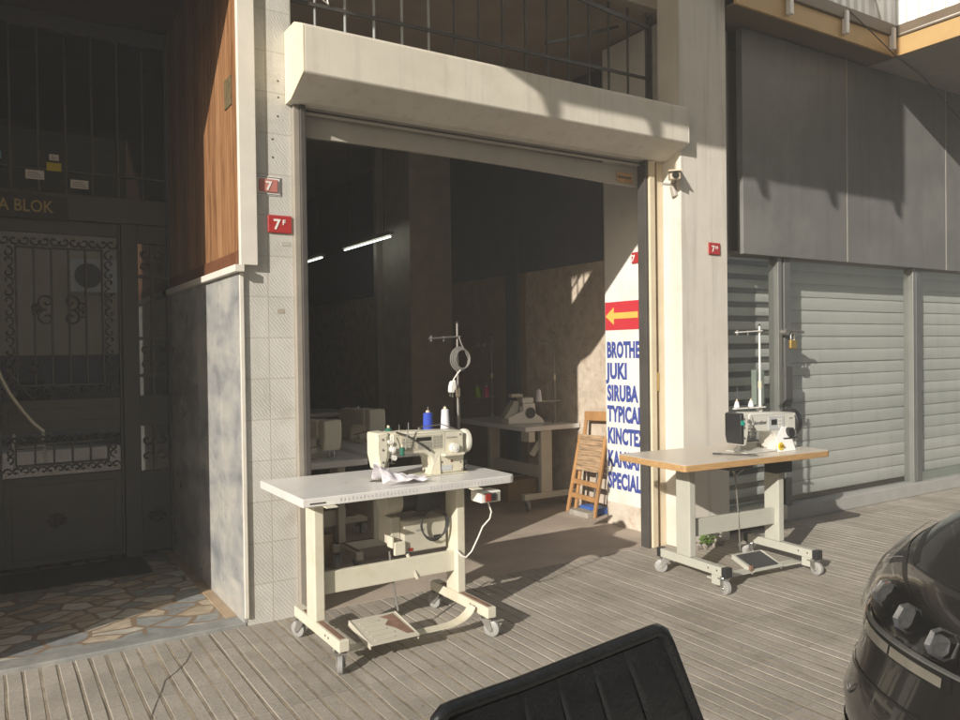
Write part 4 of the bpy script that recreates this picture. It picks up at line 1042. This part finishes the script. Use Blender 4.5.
# paper on machine 2
pp = thing('instruction_sheet', 'folded white paper with a yellow sticker leaning on the white machine', 'paper', (4.50,3.345,.782))
MB().add([(-.085,-.03,.0),(.10,-.03,.0),(.085,.018,.155),(.02,.018,.16),(-.06,.0,.085),(-.085,-.026,0),(.10,-.026,.0),(.085,.022,.155),(.02,.022,.16),(-.06,.004,.085)],
         [(0,1,2,3,4),(9,8,7,6,5),(0,5,6,1),(1,6,7,2),(2,7,8,3),(3,8,9,4),(4,9,5,0)]).build('sheet', paper, pp)
k = MB().cyl((-.052,-.0305,.036),(-.052,-.0225,.036),.026,14).xf(Matrix()); k.build('sticker', paper_yellow, pp)
MB().box(-.07,-.02,-.036,-.031,.03,.036).box(-.068,-.035,-.036,-.031,.04,.046).build('sticker_print', mat('ink_orange', (.45,.25,.02), .7), pp)
tw = thing('tweezers', 'pair of dark steel scissors lying on the cream tabletop', 'scissors', (4.10,3.38,.782), -.9)
MB().bar((-.11,-.008,.006),(.11,.004,.006),.012,.006).bar((-.02,-.02,.009),(.12,-.03,.006),.012,.005).build('blades', iron_dark, tw)
MB().tube([(-.11+.028*math.cos(a)-.02, .0+.018*math.sin(a), .006) for a in [2*PI*i/14 for i in range(14)]], .004, 6, True).build('handles', iron_dark, tw, smooth=True)
tw.name = 'scissors'

# ------------------------------------------------------------------ interior furniture
TA = make_table('small white sewing table beside the shadowed left guide rail inside', (1.85,5.10,0), 0, (-.29,.285,-.35,.35), .78, (-.22,.22,-.31,.31), cream_dull, table_white, table_white, g_tab, 'plain')
TB = dup(T1, (2.31,5.5,0), -PI/2, 'long white sewing table just behind the front table inside the shop', g_tab, skip=('switch_box','printed_ruler','edge_chip','motor_box','motor','cable_coil','pitman_rod','lever_rod','treadle','treadle_bar','needle_plate'))
TC = make_table('white sewing table against the stone wall inside the shop', (4.44,6.3,0), PI/2,
                (-.55,.65,-.30,.33), .78, (-.47,.40,-.31,.31), cream_dull, table_white, table_white, g_tab, 'plain')
MB().box(-.545,-.42,.22,.29,.64,.735).build('switch_box', cream_dull, TC, bevel=.005)
MB().bar((-.46,.05,.70),(-.40,.16,.50),.05,.05).build('knee_lever', cream_dull, TC)
MA = dup(M1, (2.45,5.62,.797), PI/2, 'dim cream machine whose head end points out on the long table inside', g_m, skip=('key_panel','pillar_wedge'))
MBk = dup(M1, (1.86,5.12,.782), PI/2+.15, 'shadowed cream machine on the small table by the left rail', g_m, skip=('key_panel',))
S5 = dup(S1, (1.72,5.35,.782), .2, 'grey thread stand on the small table by the left rail', g_s)
cone('blue grey thread cone on the small table by the left rail', (1.70,5.02,.783), .03,.024,.12, mat('blue_grey_thread', (.30,.36,.45), .8))
card = mat('cardboard', (.40,.29,.17), .85, var=.12, vscale=6)
for lab, (x, y, z, w, d, h, rz) in (('brown carton lying under the small table inside', (1.80,5.25,.002,.40,.30,.22,.15)),('smaller carton on top of the one under the small table', (1.78,5.27,.223,.28,.24,.15,-.1)),('carton on the floor under the right hand table inside', (4.45,6.5,.002,.36,.4,.2,.05))):
    c_ = thing('carton', lab, 'box', (x,y,z), rz, 'cartons inside the shop')
    MB().box(-w/2,w/2,-d/2,d/2,0,h).build('box_body', card if 'white' not in lab else paper, c_, bevel=.004)
    MB().box(-w/2-.001,w/2+.001,-.025,.025,h+.0005,h+.0015).build('tape', rail_cream, c_)
# overlock machine on right table
ov = thing('overlock_machine', 'white overlock machine with a round emblem on the table by the stone wall', 'sewing machine', (4.33,6.12,.782), -.25, g_m)
MB().prism([(-.17,0),(.20,0),(.17,.05),(.11,.09),(.10,.19),(-.02,.19),(-.03,.12),(-.17,.06)],'y',-.10,.10).build('body', machine_white, ov, bevel=.008)
MB().box(-.02,.095,-.08,.08,.1905,.245).build('top_cover', machine_white, ov, bevel=.01)
MB().prism([(-.20,.05),(-.06,.05),(-.04,.20),(-.09,.22)],'y',-.06,.06).build('sewing_head', cream_dull, ov, bevel=.008)
MB().box(-.12,.0,-.05,.05,.246,.28).build('tension_block', cream_dull, ov, bevel=.008)
MB().lathe((.05,-.101,.10),[(.05,0),(.052,-.006),(.044,-.006),(.044,-.002),(.028,-.002),(.028,-.007),(.012,-.007)],20,'y').build('emblem', iron_dark, ov)
MB().box(-.06,-.02,-.103,-.1,.12,.16).build('label_plate', key_grey, ov)
S3 = dup(S1, (4.60,5.95,.782), 0, 'grey thread stand with empty spindles on the table by the stone wall', g_s)
S4 = dup(S1, (4.48,6.86,.782), .1, 'grey thread stand holding lime and pink cones at the far end inside', g_s)
cone('lime green thread cone on the far stand inside the shop', (4.26,6.79,.996), .030,.024,.11, lime_thread)
cone('pink thread cone on the far stand inside the shop', (4.37,6.80,.996), .030,.024,.11, pink_thread)
cone('white cone on the stand by the stone wall', (4.375,5.90,.996), .028,.02,.11, white_thread)
# back area clutter
TD = dup(TB, (2.9,8.6,0), 0, 'sewing table deepest in the dark of the shop', g_tab)
# ceiling tubes
for lab, y0, y1, x in (('lit fluorescent tube nearest the shop opening', 8.0, 9.4, 3.90), ('lit fluorescent tube deeper in the shop ceiling', 10.2, 11.0, 3.93)):
    ft = thing('fluorescent_lamp', lab, 'lamp', (x,y0,2.78), 0, 'fluorescent tubes inside')
    MB().box(-.03,.03,0,y1-y0,.02,.06).build('lamp_housing', dark_plaster, ft)
    MB().cyl((0,.03,0),(0,y1-y0-.03,0),.0065,10).build('lamp_tube', tube_light, ft, smooth=True)
    MB().cyl((0,.2,.06),(0,.2,1.31),.004,6).build('hanger_rod', iron_dark, ft)
    MB().cyl((0,y1-y0-.2,.06),(0,y1-y0-.2,1.31),.004,6).build('hanger_rod', iron_dark, ft)

# folding wooden chair leaning on the stone wall
fc = thing('folding_chair', 'folded varnished wooden slat chair leaning against the stone wall', 'chair', (4.58,5.42,0))
# local: chair plane roughly along Y, leaning to +X with height
def lean(y, z, off=0.): return (-.10+.19*z+off, y, z)
def cbar(y0, z0, y1, z1, w, d, off=0.): return MB().bar(lean(y0,z0,off), lean(y1,z1,off), d, w, (0,1,0)) if False else MB().bar(lean(y0,z0,off), lean(y1,z1,off), w, d, (1,0,0))
cbar(.20,.0,.165,.70,.034,.024).build('front_leg', chair_wood, fc, bevel=.004)
cbar(-.17,.0,-.18,.70,.034,.024).build('front_leg', chair_wood, fc, bevel=.004)
cbar(.135,.02,.155,.88,.03,.022,.035).build('back_leg', chair_wood, fc, bevel=.004)
cbar(-.135,.06,-.165,.88,.03,.022,.035).build('back_leg', chair_wood, fc, bevel=.004)
MB().bar(lean(.17,.865,.03), lean(-.18,.88,.03), .022, .085, (0,0,1)).build('back_rest', chair_wood, fc, bevel=.004)
for i in range(7):
    z = .68-i*.046
    MB().bar(lean(.148,z,-.012+.004*(i % 2)), lean(-.165,z+.008,-.012), .014, .0435, (0,0,1)).build('seat_slat', chair_slat, fc, bevel=.002)
MB().bar(lean(.19,.28,-.002), lean(-.17,.275,-.002), .02, .045, (0,0,1)).build('rung', chair_wood, fc, bevel=.003)
MB().bar(lean(.19,.155,-.002), lean(-.17,.15,-.002), .02, .045, (0,0,1)).build('rung', chair_wood, fc, bevel=.003)
MB().cyl(lean(-.10,.40,.03), lean(-.095,.12,.03), .008, 8).build('stay_rod', dull_steel, fc)
bb = MB().box(4.56,4.70,5.30,5.55,.001,.06).build('crate_lid', blue_plastic, bevel=.01); tag(bb, 'blue plastic lid lying behind the folded chair', 'lid')
cb_ = MB().box(4.40,4.52,5.25,5.50,.001,.05).build('concrete_block', marble_rub, bevel=.006); tag(cb_, 'grey concrete block at the foot of the folded chair', 'block')

# ------------------------------------------------------------------ weed and rubble at the pillar foot
wd = thing('weed', 'small green weed growing at the foot of the right pillar', 'plant', (4.50,4.02,0))
lv = MB(); r = random.Random(11)
for i in range(46):
    a = r.uniform(0,2*PI); d = r.uniform(.0,.06); hgt = r.uniform(.03,.16); c = Vector((d*math.cos(a)*1.3,d*math.sin(a)*.7-.02,hgt))
    u = Vector((r.uniform(-1,1),r.uniform(-1,1),r.uniform(-.3,.6))).normalized()*r.uniform(.015,.03); v = u.orthogonal().normalized()*r.uniform(.007,.014)
    lv.add([c-u,c+v,c+u,c-v],[(0,1,2,3)])
lv.build('leaves', weed_mat, wd)
stx = MB()
for i in range(7):
    a = i*.9; stx.tube([(0,-.02,0),(.03*math.cos(a),-.02+.02*math.sin(a),.06),(.06*math.cos(a),-.02+.03*math.sin(a),.13)], .002, 4)
stx.build('stems', weed_mat, wd)
for i, (x, y, rr) in enumerate(((4.38,4.0,.045),(4.45,3.985,.03),(4.62,4.0,.05),(4.56,3.98,.025))):
    tag(MB().ico((x,y,rr*.5),rr,i+3,.25,(1.1,.8,.7)).build('rubble_stone', marble_rub), ['brown stone left of the weed','small stone just before the weed','largest pale stone right of the weed','tiny stone between weed and pale stone'][i], 'stone', 'stones at the pillar foot')

# ------------------------------------------------------------------ black high chair in the foreground
bc = thing('bar_stool', 'black leather high chair with vertical seams on its backrest in the foreground', 'chair', (.47,.60,0))
def back_pt(u, v):     # u -1..1 across, v 0 bottom..1 top
    q = (u+1)/2
    top = 1.150+.022*max(0,(q-.3)/.7)**1.5
    z = .80+(top-.80)*v
    fl = min(.085, max(0, 1.185-z)*.42)
    x = -.131+q*(.280+fl)
    y = .02+.012*(1-u*u)-.02*(1-v)
    return Vector((x,y,z))
nu, nv = 130, 30
pn = MB()
def seam(u):
    d = min(abs(u-s) for s in (-.34,-.03,.29,.60)); return math.exp(-(d/.013)**2)
for side in (0,1):
    o = len(pn.v)
    for j in range(nv+1):
        for i in range(nu+1):
            u = -1+2*i/nu; v = j/nv; p = back_pt(u*.975, v*.975+.005)
            pu = 1-.8*abs(u)**12; pv = 1-.7*v**14
            if side == 0: p.y += -.010*pu*pv+.0045*seam(u)*(1-v**10)
            else: p.y += .014*pu*pv
            pn.v.append(tuple(p))
    for j in range(nv):
        for i in range(nu):
            a = o+j*(nu+1)+i; q = (a,a+1,a+nu+2,a+nu+1); pn.f.append(q if side == 0 else q[::-1])
pn.build('backrest', leather, bc, smooth=True)
ed_ = []
for v in [k/12 for k in range(12)]: ed_.append(back_pt(-1,v))
c1 = [back_pt(-1,.955), back_pt(-.985,.985), back_pt(-.93,1)]
c2 = [back_pt(.95,1), back_pt(.99,.985), back_pt(1,.95)]
rim = ed_+c1+[back_pt(-.88+1.78*i/24,1) for i in range(25)]+c2+[back_pt(1,k/12) for k in range(11,-1,-1)]
MB().tube(rim, .0075, 10).build('rim', leather, bc, smooth=True)
MB().prism(roundrect(-.19,.19,-.36,.03,(.07,.07,.03,.03)),'z',.72,.80).build('seat', leather, bc, bevel=.025, seg=3)
for x, y in ((-.17,-.33),(.17,-.33),(-.17,.02),(.17,.02)):
    MB().cyl((x*1.1,y*1.02,0),(x*.9,y*.95,.72),.014,12).build('leg', chrome, bc, smooth=True)
MB().tube([(-.185,-.33,.28),(.185,-.33,.28),(.185,.02,.28),(-.185,.02,.28)], .010, 8, True).build('foot_ring', chrome, bc)

# ------------------------------------------------------------------ the parked car (front towards -X)
car = thing('parked_car', 'black car with three lens headlamp parked at the right edge of the pavement', 'car', (4.2,.6,0))
CX, CY = 4.2, .6
# rows: z, xf (front reach), half width, corner length a, rise towards the cabin, exponent
ROWS = [(.17,2.04,.85,.50,0),(.22,1.97,.895,.54,0),(.32,1.915,.930,.56,0),(.42,1.905,.932,.56,0),(.50,1.93,.915,.57,0),(.56,1.945,.905,.58,0),
        (.62,1.955,.902,.61,.01),(.68,1.965,.900,.65,.02),(.73,1.985,.897,.68,.035),(.775,2.025,.888,.69,.05),(.81,2.09,.868,.71,.065),(.835,2.18,.835,.73,.08),(.855,2.32,.77,.73,.09),(.868,2.5,.66,.68,.10),(.876,2.75,.48,.6,.11)]
XR = 6.25
def interp(z, k):
    for a, b in zip(ROWS, ROWS[1:]):
        if a[0] <= z <= b[0]:
            t = (z-a[0])/(b[0]-a[0]); return a[k]+(b[k]-a[k])*t
    return ROWS[-1][k] if z > ROWS[-1][0] else ROWS[0][k]
def rise(x, f): return f*1.5*smoothstep((x-2.2)/1.5)
def front_pt(t, z, off=0.):
    """t -1..1 across the front (1 = side towards the building); t beyond 1 runs back along the flank"""
    xf, w, a, f = (interp(z,k) for k in (1,2,3,4))
    def q(t):
        th = t*PI/2
        return Vector((xf+a*(1-math.cos(th)), w*math.sin(th), 0))
    p = q(t); d = q(t+.01)-q(t-.01); nrm = Vector((-d.y, d.x, 0)).normalized()
    if nrm.x > 0 and abs(t) < .99: nrm = -nrm
    p += nrm*off
    return Vector((p.x-CX, p.y, z+rise(p.x,f)))
def outline(row, n=28):
    z, xf, w, a, f = row; pts = []
    for i in range(n+1):
        t = -1+2*i/n; th = t*PI/2; pts.append((xf+a*(1-math.cos(th)), w*math.sin(th)))
    xe = XR-(xf-1.94)*.5
    for k in range(1,9): pts.append((xf+a+(xe-.5-xf-a)*k/8, w))
    for i in range(1,11):
        th = PI/2*(1-2*i/11); pts.append((xe-.5+.5*math.cos(th)*1, w*math.sin(th)))
    for k in range(0,8): pts.append((xe-.5-(xe-.5-xf-a)*k/8, -w))
    return [Vector((x-CX, y, z+rise(x,f))) for x, y in pts]
bm_ = MB(); ol = [outline(r_) for r_ in ROWS]; n = len(ol[0])
for o in ol: bm_.v += [tuple(p) for p in o]
for j in range(len(ol)-1):
    for i in range(n): bm_.f.append((j*n+i, j*n+(i+1) % n, (j+1)*n+(i+1) % n, (j+1)*n+i))
c0 = len(bm_.v); top = ol[-1]; cen = sum(top, Vector())/n; bm_.v.append(tuple(cen+Vector((0,0,.02))))
for i in range(n): bm_.f.append(((len(ol)-1)*n+i, (len(ol)-1)*n+(i+1) % n, c0))
bm_.build('body', car_paint, car, smooth=True)
cab = MB(); secs = [(.95,3.25,6.1,.80),(1.10,3.55,6.0,.76),(1.30,3.98,5.75,.68),(1.42,4.35,5.4,.60),(1.45,4.6,5.2,.45)]
for z, xa, xb, w in secs:
    for (x, y) in ((xa,-w*.8),(xa-.08,0),(xa,w*.8),(xa+.25,w),(xb-.2,w),(xb,w*.8),(xb,-w*.8),(xb-.2,-w),(xa+.25,-w)): cab.v.append((x-CX,y,z))
k = 9
for j in range(len(secs)-1):
    for i in range(k): cab.f.append((j*k+i,j*k+(i+1) % k,(j+1)*k+(i+1) % k,(j+1)*k+i))
cab.f.append(tuple(range((len(secs)-1)*k,len(secs)*k)))
cab.build('cabin', glass_car, car, smooth=True)
for x in (2.95,5.45):
    for y in (-.86,.86):
        s = 1 if y > 0 else -1
        tw_ = MB().lathe((x-CX,y-s*.08,.32),[(.20,-.11),(.30,-.11),(.32,-.08),(.32,.08),(.30,.11),(.20,.11)],28,'y').build('tyre', dark_rubber, car, smooth=True)
        MB().lathe((x-CX,y-s*.08,.32),[(.03,-.07),(.20,-.105),(.20,.105),(.03,.07)],20,'y').build('rim', alu, tw_, smooth=True)
def patch(t0, t1, zf0, zf1, off, nt=20, nz=5):
    m = MB()
    for j in range(nz+1):
        for i in range(nt+1):
            t = t0+(t1-t0)*i/nt; za, zb = zf0(t), zf1(t); z = za+(zb-za)*j/nz
            m.v.append(tuple(front_pt(t,z,off)))
    for j in range(nz):
        for i in range(nt): a = j*(nt+1)+i; m.f.append((a,a+1,a+nt+2,a+nt+1))
    return m
K = lambda v: (lambda t: v)
for s in (1,-1):
    hl = patch(s*.30,s*.985,lambda t: .668+.010*abs(t),lambda t: .735+.075*smoothstep((abs(t)-.25)/.5),.003,28,6).build('headlight', car_black, car, smooth=True)
    for t, zl in ((.345,.708),(.46,.722),(.60,.736)):
        c = front_pt(s*t,zl,.004); d = (front_pt(s*(t+.02),zl)-front_pt(s*(t-.02),zl)).normalized()
        nrm = Vector((-1,.35*s,.6)).normalized(); u = (d-nrm*d.dot(nrm)).normalized(); v = nrm.cross(u)
        ln = MB(); w2, h2 = .042, .036
        def PT(a, b, e): return c+u*a+v*b+nrm*e
        ring = [(-.5,-1),(.5,-1),(1,-.55),(1,.55),(.5,1),(-.5,1),(-1,.55),(-1,-.55)]
        for e, f in ((-.02,1.08),(.006,1.05),(-.004,.86),(.003,.45)):
            for a, b in ring: ln.v.append(tuple(PT(a*w2*f,b*h2*f,e)))
        for j in range(3):
            for i in range(8): ln.f.append((j*8+i,j*8+(i+1) % 8,(j+1)*8+(i+1) % 8,(j+1)*8+i))
        ln.f.append(tuple(range(24,32))); ln.build('lamp_lens', lens_chrome, hl)
    patch(s*.24,s*.99,lambda t: .660+.010*abs(t),lambda t: .745+.075*smoothstep((abs(t)-.25)/.5),.03,28,6).build('lamp_cover', glass_lamp, hl, smooth=True)
    for (ta, tb) in ((.33,.50),(.508,.70),(.708,.93)):
        patch(s*ta,s*tb,lambda t: .610,lambda t: .632+.006*abs(t),.006,12,3).build('light_strip', drl_mat, hl, smooth=True)
    patch(s*.31,s*.96,lambda t: .603,lambda t: .642+.006*abs(t),.003,24,3).build('strip_housing', car_black, hl, smooth=True)
    patch(s*.10,s*1.0,lambda t: .648,lambda t: .658+.008*abs(t),.010,26,2).build('chrome_strip', alu_dark, hl, smooth=True)
    patch(s*.25,s*.99,lambda t: .505,lambda t: .513,.004,24,2).build('bumper_seam', car_black, car)
    fg = patch(s*.60,s*.97,lambda t: .23,lambda t: .33,.004,16,3).build('fog_recess', car_black, car)
    patch(s*.66,s*.86,lambda t: .255,lambda t: .275,.012,12,2).build('fog_trim', chrome, fg)
    c = front_pt(s*.66,.45,.004)
    MB().tube([c+Vector((-.002,.013*math.cos(a)*.8,.016*math.sin(a)))+Vector((.009*math.cos(a)*s,0,0)) for a in [2*PI*i/16 for i in range(16)]], .0022, 6, True).build('parking_sensor', alu_dark, car, smooth=True)
    patch(s*.60,s*.98,lambda t: .785+.035*smoothstep((abs(t)-.3)/.5),lambda t: .792+.035*smoothstep((abs(t)-.3)/.5),.003,20,1).build('bonnet_gap', car_black, car)
gr_ = patch(-.235,.235,K(.34),K(.70),.008,20,5).build('grille', car_black, car)
patch(-.26,-.232,K(.33),K(.71),.014,3,5).build('grille_frame', chrome, gr_); patch(.232,.26,K(.33),K(.71),.014,3,5).build('grille_frame', chrome, gr_)
for z in (.40,.47,.54,.61): patch(-.23,.23,K(z),K(z+.014),.016,16,1).build('grille_bar', alu_dark, gr_)

# ------------------------------------------------------------------ across the street (seen in reflections)
ob = thing('opposite_house', 'beige rendered house across the street with a dark plinth', 'house', (2,-9,0))
MB().box(-8,9,-1,2,1.5,11).build('wall', opp_wall, ob)
MB().box(-8,9,-1,2.01,0,1.5).build('plinth', opp_dark, ob)
for x in (-5.5,-2.8,3.6,6.4):
    for z in (4.6,7.6):
        wf = MB().box(x-.65,x+.65,1.98,2.03,z,z+1.4).build('window', trim_white, ob)
        MB().box(x-.56,x+.56,2.031,2.036,z+.08,z+1.32).build('pane', glass_car, wf)
ac = thing('air_conditioner', 'white air conditioner unit on the opposite house wall', 'air conditioner', (2.05,-7.0,2.86))
MB().box(-.46,.46,.0,.32,0,.72).build('casing', machine_white, ac, bevel=.02)
MB().cyl((-.12,.321,.36),(-.12,.33,.36),.27,24).build('fan_guard', iron_dark, ac)

# ------------------------------------------------------------------ added air volume standing in for lens veil, lifts the dark areas
hz = MB().box(-70,70,-70,70,-1.3,14.0).build('lens_veil_haze', bpy.data.materials.new('lens_veil_air'), kind='stuff')
hm = hz.data.materials[0]; hm.use_nodes = True
hm.node_tree.nodes.remove(hm.node_tree.nodes['Principled BSDF'])
pv = hm.node_tree.nodes.new('ShaderNodeVolumePrincipled'); pv.inputs['Color'].default_value = (.93,.935,.92,1); pv.inputs['Density'].default_value = .0090
hm.node_tree.links.new(pv.outputs[0], hm.node_tree.nodes['Material Output'].inputs['Volume'])
# ------------------------------------------------------------------ light, sky, camera
AZ, EL = math.radians(26), math.radians(22.5)
travel = Vector((math.cos(AZ)*math.cos(EL), math.sin(AZ)*math.cos(EL), -math.sin(EL)))
sl = bpy.data.lights.new('sun', 'SUN'); sl.energy = 5.0; sl.angle = math.radians(.5); sl.color = (1,.93,.83)
so = bpy.data.objects.new('sun', sl); COL.objects.link(so); so.rotation_euler = travel.to_track_quat('-Z','Y').to_euler(); so.location = (-20,-10,15)
wld = bpy.data.worlds.new('World'); scene.world = wld; wld.use_nodes = True
nt = wld.node_tree; sk = nt.nodes.new('ShaderNodeTexSky'); sk.sky_type = 'NISHITA'; sk.sun_disc = False
sk.sun_elevation = EL; sk.sun_rotation = math.atan2(-travel.x, -travel.y); sk.altitude = 50; sk.dust_density = 2.
bg = nt.nodes['Background']; bg.inputs['Strength'].default_value = .065
nt.links.new(sk.outputs[0], bg.inputs['Color'])

f_px = 783.0
def nrm3(v): return Vector(v).normalized()
dY = nrm3((-495/f_px, -3/f_px, 1)); dX = nrm3((1240/f_px, -26/f_px, 1)); dX = (dX-dY*dX.dot(dY)).normalized(); dZ = dX.cross(dY)
# columns of M are world axes in (right, down, forward) camera space
right = Vector((dX.x,dY.x,dZ.x)); down = Vector((dX.y,dY.y,dZ.y)); fwd = Vector((dX.z,dY.z,dZ.z))
up = -down; back = -fwd
cam = bpy.data.cameras.new('camera'); cam.sensor_fit = 'HORIZONTAL'; cam.sensor_width = 36; cam.lens = 36*f_px/960
cam.clip_start = .05; cam.clip_end = 500
cobj = bpy.data.objects.new('camera', cam); COL.objects.link(cobj)
cobj.matrix_world = Matrix(((right.x,up.x,back.x,0),(right.y,up.y,back.y,0),(right.z,up.z,back.z,1.48),(0,0,0,1)))
scene.camera = cobj
vs = scene.view_settings; vs.view_transform = 'Standard'; vs.look = 'None'; vs.gamma = 1; vs.use_curve_mapping = False; vs.exposure = 0.52
scene.render.engine = 'CYCLES'
scene.cycles.max_bounces = 8; scene.cycles.transparent_max_bounces = 12
